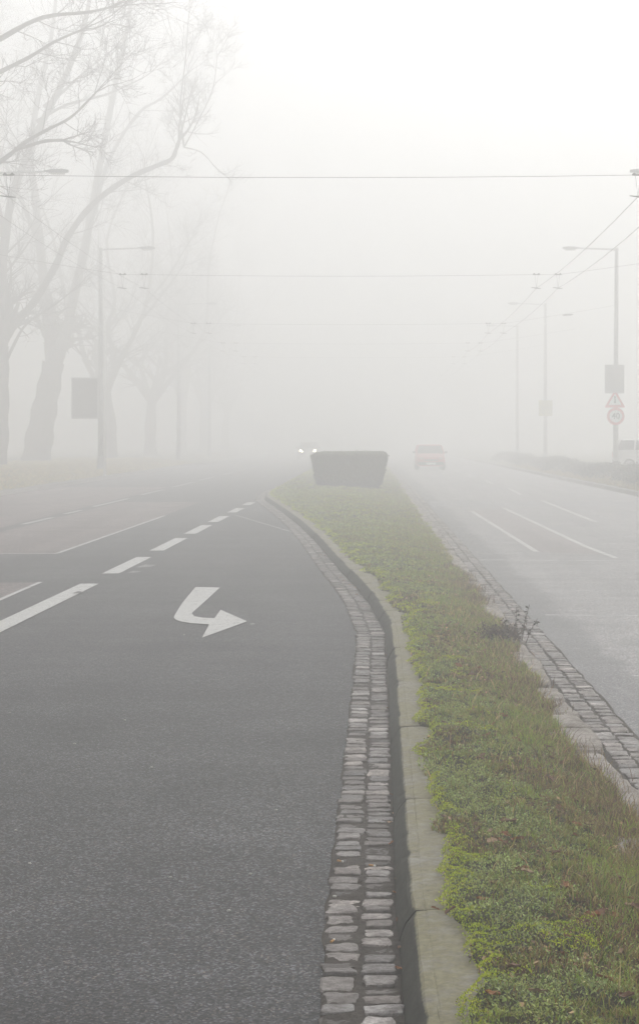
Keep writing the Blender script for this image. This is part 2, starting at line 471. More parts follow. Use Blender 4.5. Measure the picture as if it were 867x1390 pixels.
# dirt bed under both rows of setts
def ribbon(name, lf, rf, ys, z, mat, zr=0):
    vs = []
    for y in ys:
        vs += [(lf(y), y, z), (rf(y), y, z + zr)]
    b = MB(); b.add(vs, [(2*i, 2*i+1, 2*i+3, 2*i+2) for i in range(len(ys) - 1)]); return tag(b.build(name, mat), kind='structure')
ys = list(np.arange(-4, 22, .1)) + list(np.arange(22, 110, .6))
def lft(y):
    tx = float(KX(y + .1) - KX(y - .1)) / .2; k = math.hypot(1, tx)
    return float(KX(y)) - (.315 + .02 * (float(vn(y, 1., 5)) - .5)) * k
def silt(name, lf, rf, ys, nx, z0):
    V = []
    for y in ys:
        x = np.linspace(lf(y), rf(y), nx); yy = np.full(nx, y)
        z = z0 + .010 * (fbm(x, yy, 16, 70) - .5) + .007 * (vn(x, yy, 75, 71) - .5)
        z[0] = .003; z[-1] = z0
        V.append(np.stack([x, yy, z], 1))
    V = np.concatenate(V); ny = len(ys); i = np.arange((ny-1)*(nx-1)); a = (i // (nx-1)) * nx + i % (nx-1)
    return tag(np_mesh(name, V, np.stack([a, a+1, a+nx+1, a+nx], 1).ravel(), 4, None, M['dirt'], smooth=True), kind='structure')
ysf = list(np.arange(3, 16, .012)) + list(np.arange(16, 30, .05)) + list(np.arange(30, 110, .5))
silt('gutter_bed', lft, lambda y: float(KX(y)) + .02, ysf, 30, .0105)
silt('gutter_bed_far_side', lambda y: 1.0, lambda y: 1.565 + .025 * (float(vn(y, 1., 4)) - .5), ysf, 34, .0105)

# median soil surface
ysm = np.concatenate([np.arange(1, 26, .05), np.arange(26, 80, .25), np.arange(80, 202, 2)])
nt = 46
V = []
for y in ysm:
    l = float(KX(y)) + .25 - float(overhang(np.array(y))) + .012
    r = XR + float(right_creep(np.array(y)))
    x = np.linspace(l, r, nt); z = median_z(x, np.full(nt, y))
    z[0] = .10; z[-1] = .03
    V.append(np.stack([x, np.full(nt, y), z], 1))
V = np.concatenate(V); ny = len(ysm)
i = np.arange((ny-1)*(nt-1)); a = (i // (nt-1)) * nt + i % (nt-1)
f = np.stack([a, a+1, a+nt+1, a+nt], 1).ravel()
tag(np_mesh('median_ground', V, f, 4, None, M['soil'], smooth=True), kind='structure')

# ------------------------------------------------------------------ vegetation on the median
def scatter(n, y0, y1, lo_over=True, over_extra=0.0):
    """random points over the median between two distances"""
    y = RNG.uniform(y0, y1, n)
    l = KX(y) + .25 - overhang(y) - over_extra; r = XR + right_creep(y)
    keepw = (r - l); p = RNG.uniform(0, keepw.max(), n)
    k = p < keepw
    return (l + p)[k], y[k]

def zone(x, y):
    """0 moss, 1 sage ground cover, 2 brown dead zone, 3 grass ; as weights"""
    l = KX(y) + .25 - overhang(y); w = (XR - l); t = (x - l) / w
    d = x - l
    near = np.clip((24 - y) / 6, 0, 1)
    moss = np.clip(1.2 - d / (.04 + .17 * vn(x, y, 2.6, 7) ** 1.5), 0, 1) * (vn(x, y, 4.5, 8) > .36)
    mossb = np.clip((fbm(x, y, 3.2, 11) - .68) * 9, 0, 1) * (t < .6) * .7
    moss = np.maximum(moss, mossb)
    sage = (1 - .75 * np.clip((fbm(x, y, 2.8, 14) - .54) * 9, 0, 1)) * np.clip((fbm(x, y, 2.0, 12) - .33) * 7, 0, 1) * np.clip(1.45 - t * 1.25, 0, 1)
    brown = np.clip((fbm(x, y, 2.8, 14) - .50 + .30 * np.clip(t - .55, 0, 1) * near) * 9, 0, 1)
    return moss, sage, brown, t

GAIN = np.array([[2.5, 2.4, 1.95]])
def colmix(base, var, n): 
    c = np.array(base)[None] * GAIN * (1 + RNG.normal(0, var, (n, 1))) * (1 + RNG.normal(0, .06, (n, 3)))
    return np.clip(c, .004, .9)

def blades(x, y, z, h, w, lean, col, name, mat, label_kind):
    n = len(x)
    a = RNG.uniform(0, 2*np.pi, n); ld = RNG.uniform(0, 2*np.pi, n)
    dx, dy = np.cos(a) * w / 2, np.sin(a) * w / 2
    lx, ly = np.cos(ld) * lean * h, np.sin(ld) * lean * h
    hz = h * np.sqrt(np.clip(1 - lean**2 * .8, .1, 1))
    v = np.empty((n, 5, 3))
    v[:, 0] = np.stack([x - dx, y - dy, z - .004], 1); v[:, 1] = np.stack([x + dx, y + dy, z - .004], 1)
    mx, my, mz = x + lx * .38, y + ly * .38, z + hz * .6
    v[:, 2] = np.stack([mx + dx * .75, my + dy * .75, mz], 1); v[:, 3] = np.stack([mx - dx * .75, my - dy * .75, mz], 1)
    v[:, 4] = np.stack([x + lx, y + ly, z + hz], 1)
    i0 = (np.arange(n) * 5)[:, None]
    f = np.concatenate([i0 + np.array([[0, 1, 2]]), i0 + np.array([[0, 2, 3]]), i0 + np.array([[3, 2, 4]])], 1).ravel()
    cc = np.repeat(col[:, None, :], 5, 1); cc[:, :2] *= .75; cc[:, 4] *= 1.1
    return tag(np_mesh(name, v.reshape(-1, 3), f, 3, cc.reshape(-1, 3), mat), kind='stuff')

def leaflets(x, y, z, sz, tilt, col, name, mat, asp=.6):
    n = len(x)
    a = RNG.uniform(0, 2*np.pi, n); t = tilt * RNG.uniform(.2, 1, n)
    ux, uy, uz = np.cos(a) * np.cos(t), np.sin(a) * np.cos(t), np.sin(t)
    roll = RNG.normal(0, .5, n)
    px, py = -np.sin(a), np.cos(a)
    s2 = sz * asp / 2
    base = np.stack([x, y, z], 1); u = np.stack([ux, uy, uz], 1) * sz[:, None]
    p = np.stack([px * np.cos(roll), py * np.cos(roll), np.sin(roll)], 1) * s2[:, None]
    v = np.stack([base, base + u * .5 + p, base + u, base + u * .5 - p], 1)
    f = (np.arange(n)[:, None] * 4 + np.array([[0, 1, 2, 3]])).ravel()
    cc = np.repeat(col[:, None, :], 4, 1)
    return tag(np_mesh(name, v.reshape(-1, 3), f, 4, cc.reshape(-1, 3), mat), kind='stuff')

bands = [(4.1, 8, 21000, 1.0), (8, 12.5, 13000, 1.25), (12.5, 20, 6500, 1.8), (20, 32, 2200, 2.8), (32, 50, 750, 4.2), (50, 100, 200, 7.5)]
GX = [[], [], [], []]
for y0, y1, dens, k in bands:
    wmax = float((XR + .1 - (KX(np.linspace(y0, y1, 50)) + .25 - .2)).max())
    n = int(dens * (y1 - y0) * wmax)
    x, y = scatter(n, y0, y1)
    mo, sa, br, t = zone(x, y)
    u = RNG.random(len(x))
    is_mo = u < mo * .9
    is_sa = (~is_mo) & (RNG.random(len(x)) < sa * .85)
    rest = ~(is_mo | is_sa)
    GX[0].append((x[is_mo], y[is_mo], np.full(is_mo.sum(), k)))
    GX[1].append((x[is_sa], y[is_sa], np.full(is_sa.sum(), k)))
    GX[2].append((x[rest], y[rest], np.full(rest.sum(), k), br[rest], t[rest]))
# moss: dense small tips over the cushions
x, y, k = [np.concatenate(q) for q in zip(*GX[0])]
x = np.repeat(x, 2) + RNG.normal(0, .006, len(x)*2); y = np.repeat(y, 2) + RNG.normal(0, .008, len(y)*2); k = np.repeat(k, 2)
mz_ = median_z(x, y) + .012 + .03 * fbm(x, y, 14, 3) * np.clip((x - (KX(y) + .25 - overhang(y))) / .03, .0, 1)
n = len(x); g = vn(x, y, 11, 5)[:, None]
col = colmix((.21, .24, .02), .25, n) * (1 - g * .55) + colmix((.09, .125, .02), .2, n) * g * .8
leaflets(x, y, mz_, .0075 * k ** .8 * RNG.uniform(.6, 1.3, n), 1.2, col, 'moss', M['moss'], .7)
# sage ground cover
x, y, k = [np.concatenate(q) for q in zip(*GX[1])]
n = len(x); g = vn(x, y, 7, 6)[:, None]
col = colmix((.175, .215, .09), .27, n) * (1 - g * .72) + colmix((.07, .09, .045), .2, n) * g * .85
col = np.where(RNG.random((n, 1)) < .03, colmix((.24, .27, .16), .2, n), col)
p_ = np.clip((fbm(x, y, 5.5, 51) - .45) * 5, 0, 1)[:, None]
col = col * (1 - .6 * p_) + colmix((.15, .165, .05), .3, n) * .6 * p_
leaflets(x, y, median_z(x, y) + RNG.uniform(.0, .03, n) * (.3 + 1.6 * vn(x, y, 13, 9)), .0115 * k ** .8 * RNG.uniform(.5, 1.35, n), 1.0, col, 'ground_cover', M['cover'], .5)
# grass and litter
x, y, k, br, t = [np.concatenate(q) for q in zip(*GX[2])]
n = len(x); u = RNG.random(n)
dead = u < (.1 + .5 * br)
tuft = fbm(x, y, 4.5, 21)
green = colmix((.095, .13, .03), .25, n)
lime = colmix((.14, .19, .03), .2, n)
olive = colmix((.14, .13, .045), .22, n)
brown = colmix((.095, .06, .036), .35, n); straw = colmix((.2, .155, .085), .25, n)
col = np.where(RNG.random((n, 1)) < .35 + .3 * np.clip(t, 0, 1)[:, None], olive, green)
col = np.where(RNG.random((n, 1)) < np.clip((tuft - .55) * 5, 0, .7)[:, None], lime, col)
col = np.where(dead[:, None], np.where(RNG.random((n, 1)) < .22, straw, brown), col)
farf = np.clip((y - 14) / 14, 0, 1)[:, None]
col = col * (1 - farf * .5) + colmix((.15, .165, .065), .18, n) * farf * .5
h = (.022 + .055 * np.clip(tuft - .3, 0, 1) * (1 - .6 * br) + .028 * np.clip(t - .6, 0, .4) * 2) * RNG.uniform(.5, 1.4, n)
h = np.where(y > 24, np.maximum(h, .04), h)
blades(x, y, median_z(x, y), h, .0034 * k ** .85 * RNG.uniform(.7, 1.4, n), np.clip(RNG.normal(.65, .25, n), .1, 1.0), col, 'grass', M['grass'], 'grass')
x, y = scatter(16000, 4.1, 17)
mo, sa, br, t = zone(x, y); kk = (RNG.random(len(x)) < np.clip(t * 1.3 - .25, 0, 1) * np.clip((fbm(x, y, 2.2, 41) - .36) * 6, 0, 1)) | (RNG.random(len(x)) < .03)
x, y = x[kk], y[kk]; n = len(x); u = RNG.random((n, 1))
col = np.where(u < .5, colmix((.11, .15, .035), .25, n), np.where(u < .78, colmix((.14, .125, .05), .25, n), colmix((.24, .2, .12), .2, n)))
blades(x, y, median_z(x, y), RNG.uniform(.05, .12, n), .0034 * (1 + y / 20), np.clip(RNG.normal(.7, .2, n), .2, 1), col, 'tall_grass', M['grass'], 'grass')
# clods and crumbs of dead matter in the brown places
x, y = scatter(17000, 4.1, 20)
mo, sa, br, t = zone(x, y); kk = RNG.random(len(x)) < br * .9 + .05; x, y = x[kk], y[kk]; n = len(x)
leaflets(x, y, median_z(x, y) + RNG.uniform(.0, .02, n), .017 * RNG.uniform(.4, 1.5, n) * (1 + y / 25), .5, np.where(RNG.random((n, 1)) < .25, colmix((.2, .14, .1), .25, n), colmix((.055, .038, .028), .3, n)), 'leaf_litter', M['moss'], .6)

# grass on the far verge, low
def verge_grass(name, x0, x1, y0, y1, n, zf, hh, cols, w=.03, mat='grass'):
    x = RNG.uniform(x0, x1, n); y = RNG.uniform(y0, y1, n)
    k = (y / 50) 
    col = np.where(RNG.random((n, 1)) < .5, colmix(cols[0], .25, n), colmix(cols[1], .25, n))
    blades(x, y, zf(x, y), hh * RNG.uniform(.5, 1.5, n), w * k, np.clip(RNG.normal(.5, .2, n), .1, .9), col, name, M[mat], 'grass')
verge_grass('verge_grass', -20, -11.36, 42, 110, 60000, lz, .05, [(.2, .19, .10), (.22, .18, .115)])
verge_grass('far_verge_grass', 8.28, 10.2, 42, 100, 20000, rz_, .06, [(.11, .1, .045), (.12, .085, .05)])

# ------------------------------------------------------------------ road markings and patches
def marking(name, quads, z, mat, label, sub=None):
    b = MB()
    for q in quads: b.add([(x, y, z) for x, y in q], [tuple(range(len(q)))])
    o = b.build(name, mat); o['kind'] = 'structure'; return o
def line_quad(xa, ya, xb, yb, w):
    return [(xa - w/2, ya), (xa + w/2, ya), (xb + w/2, yb), (xb - w/2, yb)]
PX = [(-3.46, 15.7), (-3.34, 20.1), (-3.29, 24.6), (-3.18, 45.8), (-3.15, 200)]
def lineA(y): return float(np.interp(y, [p[1] for p in PX], [p[0] for p in PX]))
q = [line_quad(-3.6, 2, lineA(20.1), 20.1, .22)]
for a, c in ((21.6, 24.6), (26.0, 29.3), (30.6, 33.7), (34.9, 37.6), (39.4, 41.9), (43.7, 45.8)): q.append(line_quad(lineA(a), a, lineA(c), c, .22))
marking('lane_marking', q, .0085, M['paint'], '')
q = []
for a, c in ((16, 22), (25.5, 31), (34, 36.9), (38.6, 40.6), (42.8, 48.5), (51.7, 57), (60, 66.5), (70, 76), (80, 86), (90, 96), (100, 106)): q.append(line_quad(-7.0, a, -6.95, c, .125))
marking('lane_marking_outer', q, .0085, M['paint_worn'], '')
q = []
for a, c in ((21, 29.5), (35, 46.8), (52, 58), (64, 70), (76, 82), (88, 94)): q.append(line_quad(4.72, a, 4.85, c, .125))
marking('lane_marking_far_side', q, .0085, M['paint_faint'], '')
ap = [(265.4, 797.7), (298.6, 798.4), (282, 814), (260.2, 833.5), (264, 837.5), (274, 839.5), (291.3, 840.3), (299.6, 828.9), (335.4, 844.5), (274.3, 866.9), (284.1, 848.6), (262, 847.3), (245.7, 844.8), (238.5, 842), (235.9, 839.2), (238.4, 834.1), (246.7, 820.6)]
marking('turn_arrow', [[G(x, y)[:2] for x, y in ap][::-1]], .0085, M['paint'], '')
# worn smears of paint beside the dashes
q = []
for px, py, w in ((198, 769, 22), (182, 777, 14), (342, 848, 5), (106, 805, 12)):
    X, Y, _ = G(px, py); k = w / 26; q.append([(X - .12*k, Y - .3*k), (X + .1*k, Y - .2*k), (X + .14*k, Y + .2*k), (X - .05*k, Y + .3*k)])
marking('paint_smear', q, .0085, M['paint_smear'], '')

def ragged(name, pts, z, mat, amp=.03, step=.25):
    out = []
    for i in range(len(pts)):
        a = Vector(pts[i]); c = Vector(pts[(i+1) % len(pts)]); L = (c - a).length; n = max(1, int(L / step))
        nrm = Vector((-(c - a).y, (c - a).x)).normalized()
        for k in range(n): out.append(a + (c - a) * k / n + nrm * random.uniform(-amp, amp))
    b = MB(); b.add([(p.x, p.y, z) for p in out], [tuple(range(len(out)))]); return tag(b.build(name, mat), kind='structure')
ragged('road_patch', [(-6.85, 25.4), (-4.75, 25.4), (-4.62, 37.9), (-4.6, 46), (-6.8, 46)], .0035, M['asphalt_red'])
ragged('road_patch', [(-6.85, 9), (-4.05, 9), (-4.0, 20.3), (-6.85, 20.3)], .0035, M['asphalt_red'])
ragged('road_patch', [(-11.1, 25.4), (-7.2, 25.4), (-7.15, 60), (-11.1, 60)], .0035, M['asphalt_red'])
ragged('road_patch', [(2.5, 25.8), (3.5, 25.2), (3.38, 41), (2.42, 41)], .0035, M['asphalt_patch'])
ragged('road_patch', [(1.65, 43), (7.9, 43), (7.9, 46.5), (1.68, 46.5)], .0035, M['asphalt_blue'], .05)
def seam(pts, w, name='road_seam', mat='seam'):
    q = []
    for (xa, ya), (xb, yb) in zip(pts[:-1], pts[1:]):
        d = Vector((xb - xa, yb - ya)).normalized(); nx, ny = -d.y * w / 2, d.x * w / 2
        q.append([(xa + nx, ya + ny), (xa - nx, ya - ny), (xb - nx, yb - ny), (xb + nx, yb + ny)])
    return marking(name, q, .002 if mat == 'seam_pale' and w in (.1, .08, .06) else .006, M[mat], '')
seam([(-6.9, 25.35), (-4.72, 25.35), (-4.6, 37.9)], .07)
seam([(-4.0, 12), (-3.98, 20.35)], .06)
seam([(2.47, 40), (2.58, 25.8)], .09); seam([(3.38, 42), (3.5, 27), (3.6, 24.4)], .1)
seam([(1.6, 24.1), (8.0, 23.6)], .1, mat='seam_pale'); seam([(1.75, 16.6), (8.0, 16.1)], .08, mat='seam_pale'); seam([(1.95, 12.35), (8.0, 12.1)], .06, mat='seam_pale')
seam([(-3.0, 38), (-.9, 29)], .03)

# ------------------------------------------------------------------ hedge on the median
def hedge():
    root = empty('trimmed_hedge', (-.62, 59.2, .12))
    tag(root, 'dark clipped hedge block, wider at its flat top, on the grassy median', 'hedge')
    xb0, xb1, xt0, xt1, y0, y1, z0, z1 = -.9, .9, -1.17, 1.17, -6.2, 6, -.04, 1.075
    b = MB()
    k = .82
    b.add([(xb0*k, y0+.3, z0), (xb1*k, y0+.3, z0), (xb1*k, y1-.1, z0), (xb0*k, y1-.1, z0), (xt0*.96, y0+.06, z1-.05), (xt1*.96, y0+.06, z1-.05), (xt1*.96, y1-.06, z1-.05), (xt0*.96, y1-.06, z1-.05)],
          [(0,3,2,1),(4,5,6,7),(0,1,5,4),(1,2,6,5),(2,3,7,6),(3,0,4,7)])
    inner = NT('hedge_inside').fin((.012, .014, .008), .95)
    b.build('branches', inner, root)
    n = 60000
    face = RNG.random(n); u = RNG.random(n); v = RNG.random(n)
    hw = lambda vv: xb1 + (xt1 - xb1) * vv ** .7 - .22 * np.clip(1 - vv / .16, 0, 1) ** 2
    x = np.empty(n); y = np.empty(n); z = np.empty(n)
    fr = face < .3; sd = (face >= .3) & (face < .62); tp = face >= .62
    z[:] = z0 + v * (z1 - z0)
    x[fr] = (u[fr] * 2 - 1) * hw(v[fr]); y[fr] = y0 + .3 * (1 - v[fr])
    sg = np.where(RNG.random(n) < .5, -1, 1)
    x[sd] = sg[sd] * hw(v[sd]); y[sd] = y0 + u[sd] * (y1 - y0)
    x[tp] = (u[tp] * 2 - 1) * xt1; y[tp] = y0 + v[tp] * (y1 - y0); z[tp] = z1
    bx_ = .12 * (fbm(x * 1.3 + y, z, 3.0, 60) - .5); x += RNG.normal(0, .03, n) + bx_; y += RNG.normal(0, .035, n) + bx_ * 2; z += RNG.normal(0, .02, n) + .06 * (fbm(x, y, 2.2, 61) - .5)
    a = RNG.uniform(0, 2*np.pi, n); t = RNG.uniform(-1, 1.2, n)
    ux = np.stack([np.cos(a)*np.cos(t), np.sin(a)*np.cos(t), np.sin(t)], 1)
    p = np.cross(ux, RNG.normal(0, 1, (n, 3))); p /= np.linalg.norm(p, axis=1)[:, None]
    sz = RNG.uniform(.03, .07, n)[:, None]
    base = np.stack([x, y, z], 1)
    vv = np.stack([base, base + ux*sz*.5 + p*sz*.3, base + ux*sz, base + ux*sz*.5 - p*sz*.3], 1).reshape(-1, 3)
    f = np.arange(n * 4)
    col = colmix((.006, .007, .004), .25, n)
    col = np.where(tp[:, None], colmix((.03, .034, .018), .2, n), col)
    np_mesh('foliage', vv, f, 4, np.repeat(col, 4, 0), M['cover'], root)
hedge()

# ------------------------------------------------------------------ trees
class Tree:
    def __init__(s, seed):
        s.r = random.Random(seed); s.limb = MB(); s.fine = []      # fine: (points, r0, r1)
    def grow(s, p, d, L, r, lvl, maxl):
        """a curving branch; children from its sides and tip"""
        rr = s.r; n = 4 if lvl < 3 else 3
        pts = [p.copy()]; rad = [r]
        step = L / n; dd = d.copy()
        for i in range(n):
            dd = (dd + Vector((rr.gauss(0, .17), rr.gauss(0, .17), rr.gauss(.05, .14)))).normalized()
            pts.append(pts[-1] + dd * step); rad.append(r * (1 - .72 * (i + 1) / n))
        if r > .045: s.limb.tube(pts, rad, 6, cap=True)
        else: s.fine.append((pts, rad))
        if lvl < maxl:
            k = {1: 6, 2: 7, 3: 7, 4: 5}.get(lvl, 4)
            for j in range(k):
                t = rr.uniform(.2, 1.0); i = min(n - 1, int(t * n)); q = pts[i].lerp(pts[i+1], t * n - i)
                dirv = (pts[i+1] - pts[i]).normalized()
                side = dirv.cross(Vector((rr.gauss(0, 1), rr.gauss(0, 1), rr.gauss(0, 1)))).normalized()
                nd = (dirv * rr.uniform(.5, .9) + side * rr.uniform(.6, 1.0) + Vector((0, 0, rr.uniform(-.12, .35)))).normalized()
                s.grow(q, nd, L * rr.uniform(.42, .68), max(.007, r * .52 * (1 - .5 * t)), lvl + 1, maxl)
    def limbs(s, pts, r0, r1, every=1.2, side_len=3.2, maxl=4, start=.25, thick=.3):
        pts = [Vector(p) for p in pts]
        fine = []
        for i in range(len(pts) - 1):           # smooth the polyline
            p0 = pts[max(i-1, 0)]; p1 = pts[i]; p2 = pts[i+1]; p3 = pts[min(i+2, len(pts)-1)]
            for k in range(4):
                t = k / 4
                fine.append(.5 * ((2*p1) + (-p0 + p2)*t + (2*p0 - 5*p1 + 4*p2 - p3)*t*t + (-p0 + 3*p1 - 3*p2 + p3)*t**3))
        fine.append(pts[-1])
        n = len(fine); rad = [r0 + (r1 - r0) * (i/(n-1)) ** .8 for i in range(n)]
        rad = [q * (1 + .08 * math.sin(i * 1.7)) for i, q in enumerate(rad)]
        s.limb.tube(fine, rad, 10)
        acc = 0; total = sum((fine[i+1] - fine[i]).length for i in range(n-1)); run = 0
        for i in range(n - 1):
            L = (fine[i+1] - fine[i]).length; run += L; acc += L
            while acc > every and run > start * total:
                acc -= every
                dirv = (fine[i+1] - fine[i]).normalized()
                side = dirv.cross(Vector((s.r.gauss(0, 1), s.r.gauss(0, 1), s.r.gauss(0, .6)))).normalized()
                nd = (dirv * .6 + side * .9 + Vector((0, 0, .25))).normalized()
                s.grow(fine[i].lerp(fine[i+1], s.r.random()), nd, side_len * s.r.uniform(.6, 1.3), max(.02, rad[i] * thick), 2, maxl)
            if acc > every: acc = 0
        for _ in range(3):
            dirv = (fine[-1] - fine[-3]).normalized()
            s.grow(fine[-1], (dirv + Vector((s.r.gauss(0, .35), s.r.gauss(0, .35), s.r.gauss(.1, .25)))).normalized(), side_len * s.r.uniform(.8, 1.4), r1 * .8, 2, maxl)
    def finish(s, origin, label, mat_t, mat_c, group='bare trees in the park strip'):
        root = empty('bare_tree', origin)
        tag(root, label, 'tree', group)
        off = Vector(origin)
        s.limb.v = [(v[0]-off.x, v[1]-off.y, v[2]-off.z) for v in s.limb.v]
        s.limb.build('trunk', mat_t, root, smooth=True)
        # fine twigs as three sided tapering tubes, built in one array pass
        vs = []; fs = []
        c3 = [(math.cos(a), math.sin(a)) for a in (0, 2.094, 4.189)]
        n0 = 0
        for pts, rad in s.fine:
            t = (pts[-1] - pts[0])
            u = t.cross(Vector((.3, .5, .8))).normalized(); w = t.normalized().cross(u)
            for p, r in zip(pts, rad):
                r = max(r, .0045)
                for ca, sa in c3:
                    q = p + (u * ca + w * sa) * r - off; vs.append((q.x, q.y, q.z))
            for i in range(len(pts) - 1):
                a = n0 + i * 3
                for j in range(3):
                    j2 = (j + 1) % 3; fs.extend((a + j, a + j2, a + 3 + j2, a + 3 + j))
            n0 += len(pts) * 3
        np_mesh('crown', np.array(vs), np.array(fs), 4, None, mat_c, root)
        return root

def pp(lst, D, dd=0.0, wig=0):            # limb described against the photograph at its own distance, with depth drift
    n = len(lst); return [P(x, y, D) + Vector((0, dd * i / max(1, n-1), 0)) for i, (x, y) in enumerate(lst)]

# tree standing beyond the left edge, only its boughs reach into the picture
T = Tree(3); D = 54
T.limbs([(-17.0, 54, .3), (-16.9, 54, 3.5), (-16.7, 54, 7), (-16.4, 54, 9)], .45, .3, every=9, start=.9)
T.limbs(pp([(-190, 300), (-110, 190), (-60, 140), (0, 105), (44, 85), (81, 65), (120, 50)], D, -1), .13, .03, .8, 1.9, 4, .3, .3)
T.limbs(pp([(-195, 230), (-90, 105), (0, 44), (52, 14), (109, 4), (135, -5)], D, 1.5), .13, .035, .8, 2.0, 4, .3, .3)
T.limbs(pp([(-195, 330), (-90, 275), (0, 218), (32, 192), (62, 174), (93, 157), (117, 133), (128, 120)], D, .5), .1, .025, .7, 1.6, 4, .4, .3)
T.limbs(pp([(20, 203), (36, 198), (60, 190), (83, 188)], D, .3), .07, .05, .8, 1.1, 4, .8, .3)
T.limbs(pp([(-190, 300), (-220, 160), (-240, 0), (-250, -150)], D, .3), .2, .06, 1.8, 2.4, 3, .3, .3)
T.finish((-17.0, 54, .3), 'nearest bare tree whose dark boughs reach in at the top left edge', M['bark'], M['twig'])

T = Tree(8); D = 80
T.limbs(pp([(-5, 642), (-1, 600), (1, 550), (2, 500), (2, 470)], D), .5, .33, 99, 3)
T.limbs(pp([(2, 490), (0, 440), (0, 380), (4, 320), (14, 258), (45, 175), (77, 109), (100, 50), (112, 0), (116, -35), (119, -60)], D, 2), .3, .07, 1.0, 3.0, 4, .2, .26)
T.limbs(pp([(3, 480), (10, 458), (28, 435), (52, 408), (80, 362), (97, 325), (130, 283), (175, 250), (215, 233), (238, 224), (245, 212), (250, 200)], D, -2), .23, .085, 1.1, 2.0, 4, .3, .2)
T.limbs(pp([(250, 200), (247, 150), (256, 90), (262, 40)], D, -2), .05, .02, .8, 1.8, 4, .1, .4)
T.limbs(pp([(250, 200), (275, 210), (295, 232), (308, 246)], D, -2), .035, .012, .9, .9, 3, .2, .4)
T.limbs(pp([(250, 200), (270, 170), (292, 130), (300, 90)], D, -2), .04, .015, .8, 1.3, 4, .2, .4)
T.limbs(pp([(3, 505), (20, 470), (40, 440), (75, 418), (98, 402)], D, -1), .1, .03, .9, 1.5, 4, .3, .3)
T.limbs(pp([(5, 320), (-20, 220), (-50, 110), (-60, 0)], D, 2), .2, .06, 1.2, 2.6, 4, .2, .3)
T.limbs(pp([(60, 145), (85, 122), (110, 95), (150, 60)], D, 1), .1, .03, .9, 1.8, 4, .3, .3)
T.limbs(pp([(50, 165), (90, 140), (140, 125), (190, 100)], D, 1), .09, .03, .9, 1.8, 4, .3, .3)
T.finish((-17.6, 80, .3), 'bare tree at the left edge with one long bough sweeping right over the road', M['bark'], M['twig'])

T = Tree(21); D = 95
T.limbs(pp([(49, 632), (53, 600), (60, 560), (67, 525), (73, 492)], D), .88, .58, 99, 3)
T.limbs(pp([(72, 505), (66, 450), (58, 385), (50, 320), (43, 260), (36, 200), (46, 120), (62, 40), (68, -20)], D, 2), .38, .09, 1.2, 3.2, 4, .25, .24)
T.limbs(pp([(74, 500), (88, 465), (102, 405), (118, 340), (128, 290), (138, 240), (158, 140), (176, 60), (186, 0), (190, -25)], D, -2), .36, .08, 1.2, 3.0, 4, .25, .24)
T.limbs(pp([(128, 290), (150, 220), (190, 160), (225, 140), (260, 110)], D, -2), .14, .04, 1.0, 2.4, 4, .2, .3)
T.limbs(pp([(76, 492), (84, 486), (88, 478)], D), .25, .1, 3, .8, 3, .9, .2)
T.limbs(pp([(50, 320), (20, 250), (-10, 170), (-20, 80)], D), .16, .05, 1.2, 2.6, 4, .2, .3)
rootA = T.finish((-18.8, 95, .35), 'thick leaning bare trunk forking in two, left of the dark signboard', M['bark'], M['twig'])

def generic(seed, x, D, label, fork=None, h=20, r=.42, maxl=4, side=3.0):
    T = Tree(seed); rr = T.r; o = Vector((x, D, .4))
    fk = o + Vector((rr.uniform(-.3, .3), 0, rr.uniform(4.2, 5.5)))
    T.limbs([o - Vector((0, 0, .2)), o + Vector((0, 0, 2)), fk], r * 1.25, r * .85, 99, 3)
    for i, (lx, ly) in enumerate(fork or [(-2.6, .5), (2.8, -.6), (.4, 1.5)]):
        wb = lambda k: Vector((rr.gauss(0, .35 * k), rr.gauss(0, .4 * k), 0))
        e = fk + Vector((lx, ly, h * .3)); e2 = fk + Vector((lx * 1.15, ly * 1.4, h * .5)) + wb(1.5); e3 = fk + Vector((lx * 1.2, ly * 1.5, h * .7)) + wb(2.5)
        T.limbs([fk - Vector((0, 0, .3)), fk + Vector((lx * .45, ly * .4, h * .1)) + wb(.6), fk + Vector((lx * .8, ly * .7, h * .2)) + wb(.8), e, e2, e3], r * .55, .05, .9, side, maxl, .12, .25)
        for q in range(3):
            s0 = fk + Vector((lx, ly, h * .3)) * (.4 + .25 * q)
            d = Vector((rr.choice((-1, 1)) * rr.uniform(2, 3.4), rr.uniform(-2, 2), rr.uniform(1.6, 3.6)))
            T.limbs([s0, s0 + d * .5 + wb(.4), s0 + d + Vector((0, 0, .5)) + wb(.5)], r * .22, .04, .8, side * .8, maxl, .15, .3)
    return T.finish(o, label, M['bark'], M['twig'])
t1 = generic(31, -16.5, 107, 'faint bare tree directly behind the lamp post with the signboard')
t2 = generic(37, -16.5, 127, 'faint bare tree with a wide v shaped fork, right of the signboard', [(-3.8, .5), (4.2, -.5), (1.0, 1.5)])
def dup(root, loc, rz, label, sc=1.0):
    c = root.copy(); COL.objects.link(c); c.location = loc; c.rotation_euler = (0, 0, rz); c['label'] = label; c.scale = (sc, sc, sc)
    for ch in root.children:
        k = ch.copy(); COL.objects.link(k); k.parent = c
    return c
dup(t1, (-16.4, 147, .4), 2.2, 'ghostly bare tree in the fog, third from the right of the row')
dup(t2, (-16.5, 168, .4), 1.1, 'ghostly bare tree in the fog, next to the farthest of the row')
dup(t1, (-16.2, 190, .4), 4.0, 'barely visible bare tree, farthest of the row in the fog')
dup(t2, (-25, 100, .4), 2.6, 'pale bare tree behind the row, beyond the thick leaning trunk', 1.05)
dup(t1, (-30, 122, .4), .6, 'pale bare tree farther back in the park, left of the lamp post', 1.1)

